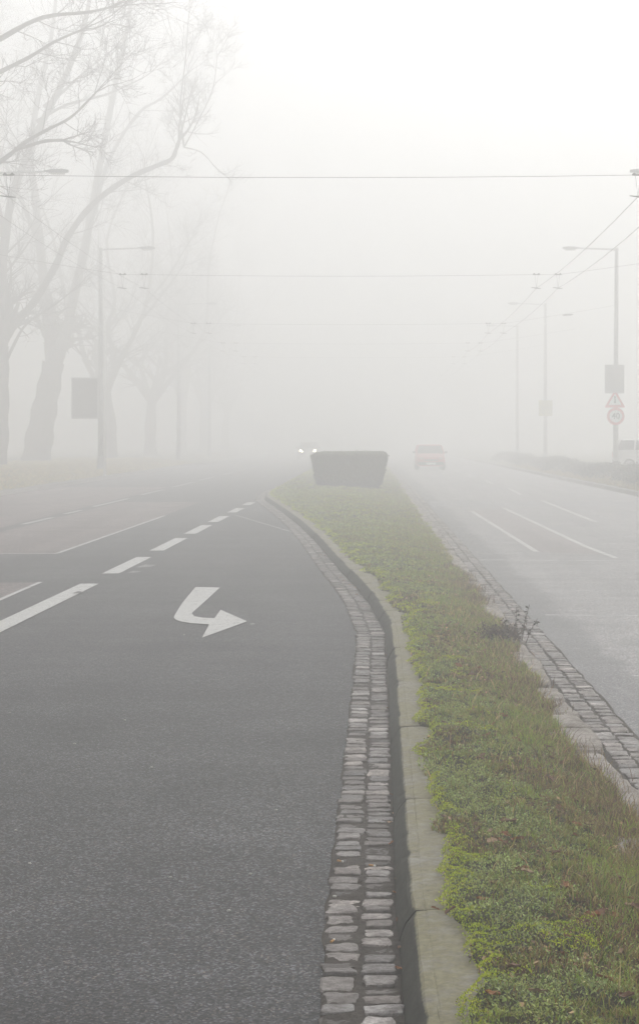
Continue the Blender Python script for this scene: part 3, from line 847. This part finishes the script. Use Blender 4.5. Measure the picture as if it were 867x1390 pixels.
# ------------------------------------------------------------------ street lamps
def street_lamp(x, D, side, label, top=10.0, z0=.3, arm=2.4, lean=0.0):
    """side = +1 arm points to +X"""
    root = empty('street_lamp', (x, D, z0)); tag(root, label, 'street lamp', 'street lamps along the road')
    zt = top - z0
    b = MB(); b.tube([(0, 0, 0), (0, 0, zt * .3), (lean, 0, zt)], [.125, .11, .08], 12); b.build('pole', M['pole'], root, True)
    b = MB(); b.tube([(0, 0, 0), (0, 0, .5), (0, 0, .56)], [.17, .17, .13], 12); b.build('base_sleeve', M['pole'], root)
    b = MB(); b.tube([(lean, 0, zt - .06), (lean + side * .2, 0, zt + .0), (lean + side * (arm - .7), 0, zt + .05)], [.045, .04, .03], 8); b.build('arm', M['pole'], root, True)
    b = MB(); b.tube([(lean, 0, zt - .02), (lean, 0, zt + .06)], [.1, .07], 10); b.build('cap', M['pole'], root)
    hd = MB()
    st = [(arm - .75, .05, .03, .04), (arm - .55, .10, -.02, .09), (arm - .2, .12, -.03, .1), (arm, .07, .0, .07)]
    vs = []
    for (px, w, zb, zz) in st:
        for (a, c) in ((-w, zb), (w, zb), (w * .9, (zb + zz) / 2 + .02), (w * .45, zz), (-w * .45, zz), (-w * .9, (zb + zz) / 2 + .02)):
            vs.append((lean + side * px, a, zt + .03 + c))
    fs = [(i*6 + j, i*6 + (j+1) % 6, (i+1)*6 + (j+1) % 6, (i+1)*6 + j) for i in range(3) for j in range(6)] + [(0, 1, 2, 3, 4, 5), (18, 19, 20, 21, 22, 23)]
    hd.add(vs, fs); ho = hd.build('lamp_head', M['lamp_shell'], root)
    d = MB(); d.box((min(lean + side*(arm-.55), lean + side*(arm-.12)), -.08, zt - .035), (max(lean + side*(arm-.55), lean + side*(arm-.12)), .08, zt + .0)); d.build('diffuser', M['lamp_glass'], ho)
    return root
LM = {}
street_lamp(-11.65, 73, 1, 'grey street lamp beside the dark signboard on the left verge', 9.98, .42, 2.35)
street_lamp(-11.75, 52, 1, 'street lamp whose arm enters at the left edge among the boughs', 9.98, .3, 2.45)
street_lamp(-11.65, 103, 1, 'faint left side street lamp in the fog behind the signboard post', 9.98, .42, 2.35)
street_lamp(-11.65, 123, 1, 'farthest left side street lamp, a ghostly line in the fog', 9.98, .42, 2.35)
street_lamp(10.75, 73, -1, 'grey street lamp carrying the red warning triangle and round sign', 9.98, .3, 2.35, .04)
street_lamp(10.85, 52, -1, 'street lamp whose head just enters at the right edge', 9.98, .3, 2.75)
street_lamp(10.85, 103, -1, 'faint right side street lamp carrying a pale yellowish sign', 9.98, .3, 2.3)
street_lamp(10.9, 123, -1, 'farthest right side street lamp, barely visible in the fog', 9.98, .3, 2.3)
b = MB(); b.tube([(0, 0, 0), (0, 0, 6.9)], [.055, .05], 10)
o = b.build('marker_post', M['pole_pale'], None, True); o.location = (-11.3, 71.9, .13); tag(o, 'slim white post standing in front of the left street lamp', 'post')

def span(D, xl, xr, zl, zr, zm, label, extra=None):
    """transverse wire with hangers holding the four contact wires"""
    root = empty('span_wire', ((xl + xr)/2, D, zm)); tag(root, label, 'overhead wire', 'span wires across the road')
    off = Vector(root.location)
    HX = [-7.62, -6.95, 5.2, 5.87]
    pts = [(xl, zl)] + [(x, zm) for x in HX] + [(xr, zr)]
    b = MB(); prev = None
    seq = []
    for (xa, za), (xc, zc) in zip(pts[:-1], pts[1:]):
        for k in range(6):
            t = k / 6; sag = -.05 * 4 * t * (1 - t) * min(1, (xc - xa) / 12)
            seq.append(Vector((xa + (xc - xa)*t, D, za + (zc - za)*t + sag)) - off)
    seq.append(Vector((xr, D, zr)) - off)
    b.tube(seq, .0052, 5); b.build('wire', M['wire'], root)
    for x in HX:
        h = MB(); p = Vector((x, D, zm)) - off
        h.tube([p + Vector((-.11, 0, .0)), p + Vector((-.07, 0, .02)), p + Vector((-.03, 0, 0)), p + Vector((.03, 0, 0)), p + Vector((.07, 0, .02)), p + Vector((.11, 0, 0))], [.015, .034, .015, .015, .034, .015], 8)
        h.tube([p + Vector((-.05, 0, 0)), p + Vector((0, 0, -.42))], .0035, 5)
        h.tube([p + Vector((.05, 0, 0)), p + Vector((0, 0, -.42))], .0035, 5)
        h.tube([p + Vector((-.16, 0, -.40)), p + Vector((.0, 0, -.42)), p + Vector((.14, 0, -.43))], [.008, .017, .008], 6)
        h.build('hanger', M['insul'], root)
    for (x, z) in (extra or []):
        h = MB(); p = Vector((x, D, z)) - off
        h.tube([p + Vector((-.22, 0, -.02)), p + Vector((-.08, 0, -.005)), p, p + Vector((.12, 0, .005)), p + Vector((.25, 0, .02))], [.015, .04, .03, .045, .015], 8)
        h.build('insulator', M['insul'], root)
    return root
span(32.4, -11.7, 10.9, 6.82, 6.86, 6.84, 'nearest wire spanning the whole road high in the picture')
span(52, -11.7, 10.85, 7.5, 7.55, 6.83, 'second wire across the road, below the nearest one', [(8.6, 7.2)])
span(73.0, -11.65, 10.75, 7.5, 7.55, 6.75, 'third wire across the road, tied to the right lamp post with the round sign', [(8.65, 7.13)])
span(88, -11.65, 10.85, 7.5, 7.5, 6.75, 'fourth wire across the road, faint in the fog')
span(103, -11.65, 10.85, 7.5, 7.5, 6.75, 'farthest wire across the road, almost lost in the fog')
for x, lb in ((-7.62, 'outermost contact wire above the left carriageway'), (-6.95, 'inner contact wire above the left carriageway'), (5.2, 'inner contact wire rising to the right edge of the picture'), (5.87, 'outermost contact wire above the right carriageway')):
    b = MB(); seq = []
    DS = [5, 32.4, 52, 73, 88, 103, 123, 160]; ZS = [6.4, 6.42, 6.41, 6.33, 6.33, 6.33, 6.33, 6.33]
    for i in range(len(DS) - 1):
        for k in range(6):
            t = k / 6; seq.append((x, DS[i] + (DS[i+1] - DS[i])*t, ZS[i] + (ZS[i+1] - ZS[i])*t - .12*4*t*(1-t)))
    seq.append((x, 160, 6.33)); b.tube(seq, .0035 if x < 0 else .0062, 5)
    o = b.build('contact_wire', M['wire']); tag(o, lb, 'overhead wire', 'trolley contact wires')
for sx, lb in ((-11.75, 'plain pole holding the nearest span wire, beyond the left edge'), (10.95, 'plain pole holding the nearest span wire, beyond the right edge')):
    b = MB(); b.tube([(0, 0, 0), (0, 0, 7.4)], [.13, .09], 12); b.tube([(0, 0, 7.4), (0, 0, 7.47)], [.11, .05], 12)
    o = b.build('wire_pole', M['pole'], None, True); o.location = (sx, 32.4, .2); tag(o, lb, 'pole', 'poles holding the span wires')

# signs
def tri(cx, cz, w, h, y, r=.05):
    pts = []
    base = [(-w/2, -h/2), (w/2, -h/2), (0, h/2)]
    for i in range(3):
        p = Vector(base[i]); a = Vector(base[i-1]); c = Vector(base[(i+1) % 3])
        for t in (0, .5, 1):
            d0 = (a - p).normalized() * r; d1 = (c - p).normalized() * r
            q = p + d0 * (1 - t) + d1 * t if t != .5 else p + (d0 + d1) * .3
            pts.append((cx + q.x, cz + q.y))
    return pts
def prism(pts, y0, y1):
    b = MB(); n = len(pts)
    b.add([(x, y0, z) for x, z in pts] + [(x, y1, z) for x, z in pts], [tuple(range(n)), tuple(range(n, 2*n))[::-1]] + [(i, i + n, (i+1) % n + n, (i+1) % n) for i in range(n)])
    return b
def circ(cx, cz, r, n=40): return [(cx + r*math.cos(2*math.pi*i/n), cz + r*math.sin(2*math.pi*i/n)) for i in range(n)]
YS = 72.82
c = P(834, 541, YS)
root = empty('warning_sign', (c.x, YS, c.z)); tag(root, 'red bordered triangular warning sign above the round sign on the right lamp post', 'road sign')
prism(tri(0, 0, .9, .78, 0), 0, .02).build('sign_plate', M['sign_red'], root)
prism(tri(0, -.03, .56, .48, 0, .03), -.004, -.001).build('white_field', M['sign_white'], root)
pb = prism([(-.05, -.2), (.05, -.2), (.03, .02), (.06, .1), (-.06, .1), (-.03, .02)], -.008, -.005); pb.build('pictogram', M['sign_black'], root)
c = P(835, 565, YS)
root = empty('speed_limit_sign', (c.x, YS, c.z)); tag(root, 'round red ringed speed limit sign below the warning triangle', 'road sign')
prism(circ(0, 0, .38), 0, .02).build('sign_plate', M['sign_red'], root)
prism(circ(0, 0, .27), -.004, -.001).build('white_field', M['sign_white'], root)
fc = bpy.data.curves.new('txt', 'FONT'); fc.body = '40'; fc.size = .36; fc.align_x = 'CENTER'; fc.align_y = 'CENTER'; fc.extrude = .002; fc.offset = .006
fo = bpy.data.objects.new('tmp_text', fc); COL.objects.link(fo)
dg = bpy.context.evaluated_depsgraph_get(); me = bpy.data.meshes.new_from_object(fo.evaluated_get(dg)); bpy.data.objects.remove(fo)
me.materials.clear()
o = mesh_obj('speed_number', me, M['sign_black'], root); o.rotation_euler = (R(90), 0, 0); o.location = (0, -.008, 0)
c = P(833.5, 514.5, YS)
root = empty('information_board', (c.x, YS, c.z)); tag(root, 'grey rectangular board above the warning triangle on the right lamp post', 'sign board')
b = MB(); b.box((-.42, 0, -.62), (.42, .04, .62), .01); b.build('board_panel', M['sign_grey'], root)
b = MB(); b.box((-.05, .04, -.4), (.05, .09, -.34)); b.build('bracket', M['pole'], root)
b = MB(); b.box((-.05, .04, .34), (.05, .09, .4)); b.build('bracket', M['pole'], root)
c = P(740, 554, 102.8)
root = empty('information_board', (c.x, 102.8, c.z)); tag(root, 'pale yellowish board on the faint right side lamp post', 'sign board')
b = MB(); b.box((-.42, 0, -.48), (.42, .04, .48), .01); b.build('board_panel', M['sign_yellow'], root)
b = MB(); b.box((-.05, .04, -.3), (.05, .08, -.24)); b.build('bracket', M['pole'], root)
b = MB(); b.box((-.05, .04, .24), (.05, .08, .3)); b.build('bracket', M['pole'], root)
c = P(116, 540.5, 72.8)
root = empty('dark_signboard', (c.x, 72.8, c.z)); tag(root, 'large dark upright signboard fixed to the left street lamp', 'sign board')
b = MB(); b.box((-.57, 0, -.85), (.52, .08, .85), .015); b.build('board_panel', M['board'], root)
b = MB()
for a in ((-.57, .85), (-.57, -.85 - .05)): b.box((a[0] - .02, -.02, a[1]), (.54, .1, a[1] + .05))
for a in (-.6, .52): b.box((a, -.018, -.85), (a + .05, .098, .85))
b.build('frame', M['pole'], root)
b = MB(); b.box((.55, .03, .5), (.75, .07, .56)); b.build('bracket', M['pole'], root)
b = MB(); b.box((.55, .03, -.56), (.75, .07, -.5)); b.build('bracket', M['pole'], root)

# ------------------------------------------------------------------ cars
def loft(stations, mat, name, parent, smooth=True, closed=True):
    """stations: list of rings (same number of points)"""
    n = len(stations[0]); vs = [p for r in stations for p in r]
    fs = [(i*n + j, i*n + (j+1) % n, (i+1)*n + (j+1) % n, (i+1)*n + j) for i in range(len(stations)-1) for j in range(n)]
    fs += [tuple(range(n))[::-1], tuple((len(stations)-1)*n + j for j in range(n))]
    b = MB(); b.add(vs, [f[::-1] for f in fs]); return b.build(name, mat, parent, smooth)

def car(kind, name, label, loc, rz, paint_m, W=1.64, L=3.95, Hh=1.42, wagon=False, headlit=False):
    """nose towards -Y in its own frame; tail at +Y"""
    root = empty(name, loc, rz); tag(root, label, 'car')
    w = W / 2
    def ring(y, ww, zb, zt):
        return [(-ww*.9, y, zb), (ww*.9, y, zb), (ww, y, zb + .12), (ww, y, zb + (zt-zb)*.6), (ww*.965, y, zt - .03), (ww*.9, y, zt), (-ww*.9, y, zt), (-ww*.965, y, zt - .03), (-ww, y, zb + (zt-zb)*.6), (-ww, y, zb + .12)]
    h = L / 2
    st = [ring(-h, w*.86, .3, .62), ring(-h + .08, w*.94, .24, .72), ring(-h + .5, w*.98, .2, .82), ring(-h + 1.05, w, .2, .9), ring(0, w, .2, .93), ring(h - .6, w, .2, .95), ring(h - .12, w*.97, .24, .95), ring(h, w*.9, .3, .9)]
    body = loft(st, paint_m, 'body', root, False)
    # greenhouse: glass volume and a painted roof with pillars
    def gr(y, ww, z): return [(-ww, y, z), (ww, y, z)]
    ya0, ya1 = -h + 1.0, h - (.06 if not wagon else .05)
    yr0, yr1 = -h + 1.65, h - (.42 if not wagon else .3)
    zb, zt = .92, Hh - .05
    wb, wt = w * .93, w * .78
    b = MB()
    b.add([(-wb, ya0, zb), (wb, ya0, zb), (wb, ya1, zb), (-wb, ya1, zb), (-wt, yr0, zt), (wt, yr0, zt), (wt, yr1, zt), (-wt, yr1, zt)],
          [(0,3,2,1), (4,5,6,7), (0,1,5,4), (1,2,6,5), (2,3,7,6), (3,0,4,7)])
    b.build('windows', M['glass'], root)
    b = MB()
    k = .02
    b.add([(-wt-k, yr0-.06, zt-.01), (wt+k, yr0-.06, zt-.01), (wt+k, yr1+.06, zt-.01), (-wt-k, yr1+.06, zt-.01), (-wt*.85, yr0+.12, Hh), (wt*.85, yr0+.12, Hh), (wt*.85, yr1-.1, Hh), (-wt*.85, yr1-.1, Hh)],
          [(0,3,2,1), (4,5,6,7), (0,1,5,4), (1,2,6,5), (2,3,7,6), (3,0,4,7)])
    b.build('roof', paint_m, root)
    for sx in (-1, 1):
        def side(y, t): return Vector((sx * (wb + (wt - wb) * t + .008), y, zb + (zt - zb) * t))
        for (y0, y1, r) in ((ya0, yr0, .035), (-.05, -.05, .035), (ya1, yr1, .06), (h - .95, h - 1.0, .04)):
            b = MB(); b.tube([side(y0, 0), side(y1, 1)], r, 6); b.build('pillar', paint_m, root)
        b = MB(); b.box((sx*(w+.02) if sx < 0 else w - .02, ya0 + .3, .93), (-w + .02 if sx < 0 else w + .0, ya0 + .42, .96))
        b.box((min(sx*w, sx*(w+.16)), ya0 + .28, .92), (max(sx*w, sx*(w+.16)), ya0 + .4, 1.03), .02); b.build('mirror', M['plastic'], root)
        for y in (-h + .72, h - .72):
            t = MB(); t.tube([(sx*(w-.19), y, .29), (sx*(w-.17), y, .29), (sx*(w-.02), y, .29), (sx*(w+.005), y, .29)], [.25, .29, .29, .25], 20); to = t.build('wheel', M['rubber'], root, False)
            t = MB(); t.tube([(sx*(w-.02), y, .29), (sx*(w+.012), y, .29)], [.18, .16], 16); t.build('rim', M['rim'], to)
        hl = MB(); xx = sorted((sx*w*.5, sx*w*.83)); hl.box((xx[0] + .03, -h - .012, .58 + (.09 if headlit else 0)), (xx[1] - .03, -h + .1, .7 + (.09 if headlit else 0)), .03)
        hl.build('headlight', M['lit'] if headlit else M['lamp_glass'], root)
        tl = MB(); xx = sorted((sx*w*.62, sx*w*.9)); tl.box((xx[0], h - .1, .6), (xx[1], h + .015, .84), .01); tl.build('tail_light', M['tail'], root)
    b = MB(); b.box((-w*.93, h - .1, .3), (w*.93, h + .07, .47), .03); b.build('rear_bumper', M['chrome'] if kind == 'old' else paint_m, root)
    b = MB(); b.box((-w*.9, -h - .08, .27), (w*.9, -h + .1, .45), .03); b.build('front_bumper', M['plastic'] if kind == 'old' else paint_m, root)
    b = MB(); b.box((-.26, h + .072, .33), (.26, h + .082, .44)); b.build('number_plate', M['plate'], root)
    b = MB(); b.box((-.26, -h - .092, .31), (.26, -h - .082, .42)); b.build('number_plate', M['plate'], root)
    b = MB(); b.box((-w*.48, -h - .01, .5), (w*.48, -h + .05, .6), .01); b.build('grille', M['plastic'], root)
    return root
car('old', 'red_car', 'red hatchback driving away into the fog on the right carriageway', (3.42, 94.0, 0), 0, M['car_red'], 1.62, 3.85, 1.4)
car('new', 'oncoming_car', 'oncoming car with lit headlights, half hidden by the hedge', (-5.0, 140, 0), 0, M['car_grey'], 1.7, 4.1, 1.45, headlit=True)
car('new', 'parked_car', 'white parked car at the right edge behind the shrubs', (13.05, 75.5, .3), R(83), M['car_white'], 1.7, 4.1, 1.42, wagon=True)

# ------------------------------------------------------------------ shrubs along the right verge, weeds, leaves, litter
def shrub(x, y, w, d, h, label, seed):
    rg = np.random.default_rng(seed)
    root = empty('low_shrub', (x, y, .25)); tag(root, label, 'shrub', 'low shrubs along the right verge')
    n = 2600
    th = rg.uniform(0, 2*np.pi, n); ph = np.arccos(rg.uniform(0, 1, n)); rr = rg.uniform(.45, 1, n) ** .5 * (1 + .25 * (vn(th * 1.5, ph * 2, 2, seed) - .5))
    px = np.cos(th)*np.sin(ph)*rr*w/2; py = np.sin(th)*np.sin(ph)*rr*d/2; pz = np.cos(ph)*rr*h
    base = np.stack([px, py, pz], 1); a = rg.normal(0, 1, (n, 3)); a /= np.linalg.norm(a, axis=1)[:, None]
    p = np.cross(a, rg.normal(0, 1, (n, 3))); p /= np.linalg.norm(p, axis=1)[:, None]
    sz = rg.uniform(.03, .09, n)[:, None]
    v = np.stack([base, base + a*sz*.5 + p*sz*.35, base + a*sz, base + a*sz*.5 - p*sz*.35], 1).reshape(-1, 3)
    cc = np.where(rg.random((n, 1)) < .3, np.array([[.1, .065, .045]]), np.array([[.055, .06, .035]])) * (1 + rg.normal(0, .2, (n, 1)))
    np_mesh('foliage', v, np.arange(n*4), 4, np.repeat(np.clip(cc, .005, 1), 4, 0), M['cover'], root)
    b = MB()
    for i in range(14):
        t = rg.uniform(0, 6.28); s_ = rg.uniform(.3, .95)
        e = Vector((math.cos(t)*w/2*s_, math.sin(t)*d/2*s_, h * rg.uniform(.5, 1.15)))
        b.tube([Vector((e.x*.1, e.y*.1, -.05)), e * .55 + Vector((0, 0, .05)), e], [.012, .009, .004], 4)
    b.build('stems', M['twig'], root)
places = ['nearest the camera at the right edge', 'second from the right edge', 'third from the right edge', 'just before the lamp post with the round sign', 'at the foot of the lamp post with the round sign',
          'just beyond the lamp post with the round sign', 'between the two right lamp posts, nearer one', 'midway between the two right lamp posts', 'between the two right lamp posts, farther one', 'at the foot of the faint lamp post with the yellowish sign', 'beyond the yellowish sign, in thick fog', 'farthest of the row, lost in fog']
for i, pl in enumerate(places):
    y = 55.5 + i * 4.6 + (i * i) * .06
    shrub(9.6 + .25 * math.sin(i * 2.1), y, 2.3, 4.9, .52 + .1 * math.sin(i * 1.3), 'low dark shrub ' + pl, 100 + i)

# dead weed clump leaning over the pale kerb
def weed():
    o = Vector((1.18, 14.0, .05)); root = empty('weed_clump', o); tag(root, 'brown dead weed clump with two leafy upright stems leaning over the right kerb', 'weed')
    st = MB(); rr = random.Random(4)
    lv = []
    for i in range(150):
        a = rr.uniform(0, 6.28); bx = rr.uniform(-.32, .1); by = rr.uniform(-.22, .28)
        L = rr.uniform(.07, .19) * (1.1 - abs(bx + .1)); d = Vector((math.cos(a) * .7 + .15, math.sin(a) * .7, rr.uniform(.5, 1.2))).normalized()
        p0 = Vector((bx, by, .02)); pts = [p0, p0 + d*L*.5, p0 + d*L + Vector((rr.gauss(0, .02), rr.gauss(0, .02), -.01))]
        st.tube(pts, [.0025, .002, .001], 3, cap=False)
        for k in range(7):
            t = rr.uniform(.2, 1); lv.append((p0.lerp(pts[2], t), rr.uniform(.012, .03), 0))
    for (bx, by, hh, lx) in ((.04, 0, .29, .02), (.1, .02, .31, .08), (.13, -.05, .2, .12), (-.02, .05, .18, -.03)):
        p0 = Vector((bx, by, 0)); pts = [p0, p0 + Vector((lx*.3, 0, hh*.5)), p0 + Vector((lx*.8, .01, hh))]
        st.tube(pts, [.004, .003, .002], 5)
        for k in range(20): t = rr.uniform(.25, 1); lv.append((pts[0].lerp(pts[1], t*2) if t < .5 else pts[1].lerp(pts[2], t*2-1), rr.uniform(.02, .042), 1))
    st.build('stems', NT('weed_stem').fin((.075, .05, .035), .9), root)
    vs = []; cs = []
    for p, s_, g in lv:
        a = Vector((rr.gauss(0, 1), rr.gauss(0, 1), rr.gauss(.2, .7))).normalized(); q = a.cross(Vector((rr.gauss(0, 1), rr.gauss(0, 1), rr.gauss(0, 1)))).normalized()
        for w_ in (p, p + a*s_*.5 + q*s_*.25, p + a*s_, p + a*s_*.5 - q*s_*.25): vs.append(tuple(w_))
        c = (.065, .06, .045) if g else rr.choice([(.09, .055, .04), (.06, .042, .032), (.13, .09, .06)])
        k = rr.uniform(.7, 1.3); cs += [tuple(v * k for v in c)] * 4
    np_mesh('leaves', np.array(vs), np.arange(len(vs)), 4, np.array(cs), M['cover'], root)
weed()
# brown dry tufts along the right edge of the grass and in the kerb joints (uncountable)
n = 9000
y = RNG.uniform(4.8, 22, n); x = XR + right_creep(y) + RNG.normal(-.07, .07, n)
kk = fbm(x * 0 + 1, y, 1.6, 31) > .42; x, y = x[kk], y[kk]; n = len(x)
col = np.where(RNG.random((n, 1)) < .3, colmix((.17, .13, .08), .25, n), colmix((.07, .048, .034), .3, n))
blades(x, y, median_z(x, y) - .005, RNG.uniform(.03, .11, n) * (.5 + fbm(x, y, 3, 33)), .0022 * (1 + y / 14), np.clip(RNG.normal(.6, .25, n), .1, 1), col, 'dry_grass', M['grass'], 'grass')

# fallen leaves, each its own object, shared shapes
def leaf_mesh(seed, mat):
    rr = random.Random(seed); bm = MB(); n = 7
    L, W_ = .05, rr.uniform(.026, .036); vs = []
    for i in range(n):
        t = i / (n-1); w = W_ / 2 * math.sin(math.pi * min(1, t * .92 + .05)) ** .7 * (1 + rr.uniform(-.15, .15)); c = .005 * math.sin(t * 3 + seed)
        vs += [(t*L - L/2, -w, c + .006 * rr.random() + .004), (t*L - L/2, 0, c), (t*L - L/2, w, c + .008 * rr.random() + .004)]
    fs = [(i*3+j, i*3+j+1, i*3+j+4, i*3+j+3) for i in range(n-1) for j in (0, 1)]
    me = bpy.data.meshes.new('fallen_leaf'); me.from_pydata(vs, [], fs); me.materials.append(mat); return me
LMs = [leaf_mesh(i, M[m]) for i, m in enumerate(['leaf_brown', 'leaf_rust', 'leaf_tan', 'leaf_brown', 'leaf_rust'])]
spots = [(690, 1128, 1.5), (703, 1150, 1.2), (668, 1151, 1), (735, 1188, .9), (770, 1216, 1.1), (755, 1170, .8), (706, 1198, 1.1), (716, 1202, 1), (668, 1215, 1), (804, 1252, 1.3), (815, 1250, 1.1), (682, 1117, .9), (760, 1100, .8), (757, 1098, .7),
         (782, 1115, .9), (845, 1182, 1), (832, 1240, .9), (840, 1290, 1), (790, 1270, 1), (655, 1236, 1), (612, 1246, .9), (700, 1010, 1), (717, 1003, .9), (802, 1035, 1), (650, 918, 1.2), (640, 925, 1.2), (622, 915, 1.1), (700, 955, 1), (605, 993, 1),
         (660, 1010, 1), (745, 1060, .9), (590, 1240, .6), (735, 1262, 1), (862, 1230, 1), (765, 1300, 1), (700, 1330, 1.1), (820, 1345, 1), (730, 1370, 1.2), (850, 1370, 1), (668, 1365, 1)]
rr = random.Random(2)
for i in range(56):
    yy = rr.uniform(5.1, 15); xx = rr.uniform(.5, 1.0)
    spots.append((VX + xx * F / yy, VY + F * 1.62 / yy, rr.uniform(.5, 1.0)))
gl = 'small brown fallen leaf lying in the grass of the median'
for i, (px, py, sc) in enumerate(spots):
    gx, gy, _ = G(px, py, .14)
    o = bpy.data.objects.new('fallen_leaf', LMs[i % 5]); COL.objects.link(o)
    zz = float(median_z(np.array(gx), np.array(gy)))
    o.location = (gx, gy, zz + .028); o.scale = (sc,) * 3; o.rotation_euler = (rr.uniform(-.5, .5), rr.uniform(-.5, .5), rr.uniform(0, 6.28))
    tag(o, gl, 'leaf', 'fallen leaves in the grass')
# leaves caught in the gutter
for i in range(34):
    yy = rr.choice([rr.uniform(5, 9), rr.uniform(18.5, 21), rr.uniform(24, 26)]) if i > 6 else rr.uniform(5, 16)
    xx = float(KX(yy)) - rr.uniform(.045, .075 if yy < 18 else .16)
    o = bpy.data.objects.new('gutter_leaf', LMs[(i * 3) % 5]); COL.objects.link(o)
    o.location = (xx, yy, .022); k = rr.uniform(.35, .7); o.scale = (k, k, k); o.rotation_euler = (rr.uniform(-.3, .3), rr.uniform(-.3, .3), rr.uniform(0, 6.28))
    tag(o, 'shrivelled brown leaf caught between the setts and the kerb', 'leaf', 'leaves caught in the gutter')
# cigarette ends
for (px, py, a, lb, pap) in ((458, 1170, -.7, 'orange cigarette end at the left edge of the setts', 0), (501, 1176, -.6, 'orange cigarette end between the two rows of setts', 0), (449, 1281, 1.2, 'orange cigarette end by the lowest left sett', 0)):
    gx, gy, _ = G(px, py, .02)
    root = empty('cigarette_end', (gx, gy, .026), a); tag(root, lb, 'cigarette end')
    b = MB(); b.tube([(0, 0, 0), (.022, 0, 0)], .004, 8); b.build('filter', M['stub_filter'], root)
    b = MB(); b.tube([(.022, 0, 0), (.03, 0, .001)], .0038, 8); b.build('paper_tip', M['stub_paper'], root)
def pebble(px, py, lb, s_, z=.02):
    gx, gy, _ = G(px, py, z); bm = bmesh.new(); bmesh.ops.create_icosphere(bm, subdivisions=2, radius=s_)
    for v in bm.verts: v.co = Vector((v.co.x * 1.3, v.co.y * .9, v.co.z * .7)) * rr.uniform(.85, 1.15)
    b = MB(); b.bm(bm); o = b.build('pebble', M['pebble']); o.location = (gx, gy, z + s_ * .5); tag(o, lb, 'pebble', 'pale pebbles on the paving')
pebble(454, 1218, 'tiny white pebble at the left edge of the setts', .007); pebble(468, 1028, 'small white pebble beside the upper setts', .007)
for (px, py) in ((206, 1042), (32, 938), (170, 978), (14, 968), (340, 1187), (232, 1192), (41, 1173), (311, 1237), (22, 1128), (375, 1100), (250, 862), (102, 1010)):
    pebble(px, py, 'pale stone chip lying loose on the dark asphalt', .006, .0)

# ------------------------------------------------------------------ air
b = MB(); b.box((-395, -30, -1.2), (395, 395, 33.6))
hz = b.build('haze'); tag(hz, kind='stuff')
hm = bpy.data.materials.new('fog'); hm.use_nodes = True; t = hm.node_tree; t.nodes.clear()
ho = t.nodes.new('ShaderNodeOutputMaterial'); pv = t.nodes.new('ShaderNodeVolumePrincipled')
pv.inputs['Color'].default_value = (.985, .985, .985, 1); pv.inputs['Density'].default_value = .0215; pv.inputs['Anisotropy'].default_value = .35
t.links.new(pv.outputs[0], ho.inputs['Volume']); hz.data.materials.append(hm)

# ------------------------------------------------------------------ light
SUN_EL, SUN_AZ = R(38), R(22)              # azimuth measured from +Y towards +X
w = bpy.data.worlds.new('World'); scene.world = w; w.use_nodes = True
t = w.node_tree; t.nodes.clear()
wo = t.nodes.new('ShaderNodeOutputWorld'); bg = t.nodes.new('ShaderNodeBackground'); sk = t.nodes.new('ShaderNodeTexSky')
sk.sky_type = 'NISHITA'; sk.sun_disc = False; sk.sun_elevation = SUN_EL; sk.sun_rotation = SUN_AZ; sk.air_density = 1.0; sk.dust_density = 6.0; sk.ozone_density = 1.0
hs = t.nodes.new('ShaderNodeHueSaturation'); hs.inputs['Saturation'].default_value = .06
t.links.new(sk.outputs[0], hs.inputs['Color']); t.links.new(hs.outputs[0], bg.inputs['Color']); bg.inputs['Strength'].default_value = .12
t.links.new(bg.outputs[0], wo.inputs['Surface'])
sl = bpy.data.lights.new('sun', 'SUN'); sl.energy = 1.0; sl.angle = R(35); sl.color = (1, .985, .96)
so = bpy.data.objects.new('sun', sl); COL.objects.link(so)
dv = Vector((math.sin(SUN_AZ) * math.cos(SUN_EL), math.cos(SUN_AZ) * math.cos(SUN_EL), math.sin(SUN_EL)))
so.rotation_euler = dv.to_track_quat('Z', 'Y').to_euler(); so.location = (20, 60, 60)

# ------------------------------------------------------------------ camera
cd = bpy.data.cameras.new('camera'); co = bpy.data.objects.new('camera', cd); COL.objects.link(co); scene.camera = co
co.location = (0, 0, H); co.rotation_euler = (R(90), 0, 0)
cd.sensor_fit = 'VERTICAL'; cd.sensor_height = 36; cd.sensor_width = 36; cd.lens = F / 1390 * 36
cd.shift_x = -(VX - 433.5) / 1390; cd.shift_y = -(695 - VY) / 1390
cd.clip_start = .1; cd.clip_end = 2000

vs_ = scene.view_settings; vs_.view_transform = 'Standard'; vs_.look = 'None'; vs_.gamma = 1; vs_.exposure = 0.6
scene.render.engine = 'CYCLES'
cy = scene.cycles
cy.use_denoising = True
try: cy.denoiser = 'OPENIMAGEDENOISE'
except Exception: pass
cy.max_bounces = 10; cy.diffuse_bounces = 3; cy.glossy_bounces = 2; cy.volume_bounces = 6; cy.transparent_max_bounces = 8
cy.sample_clamp_indirect = 4
cy.caustics_reflective = False; cy.caustics_refractive = False
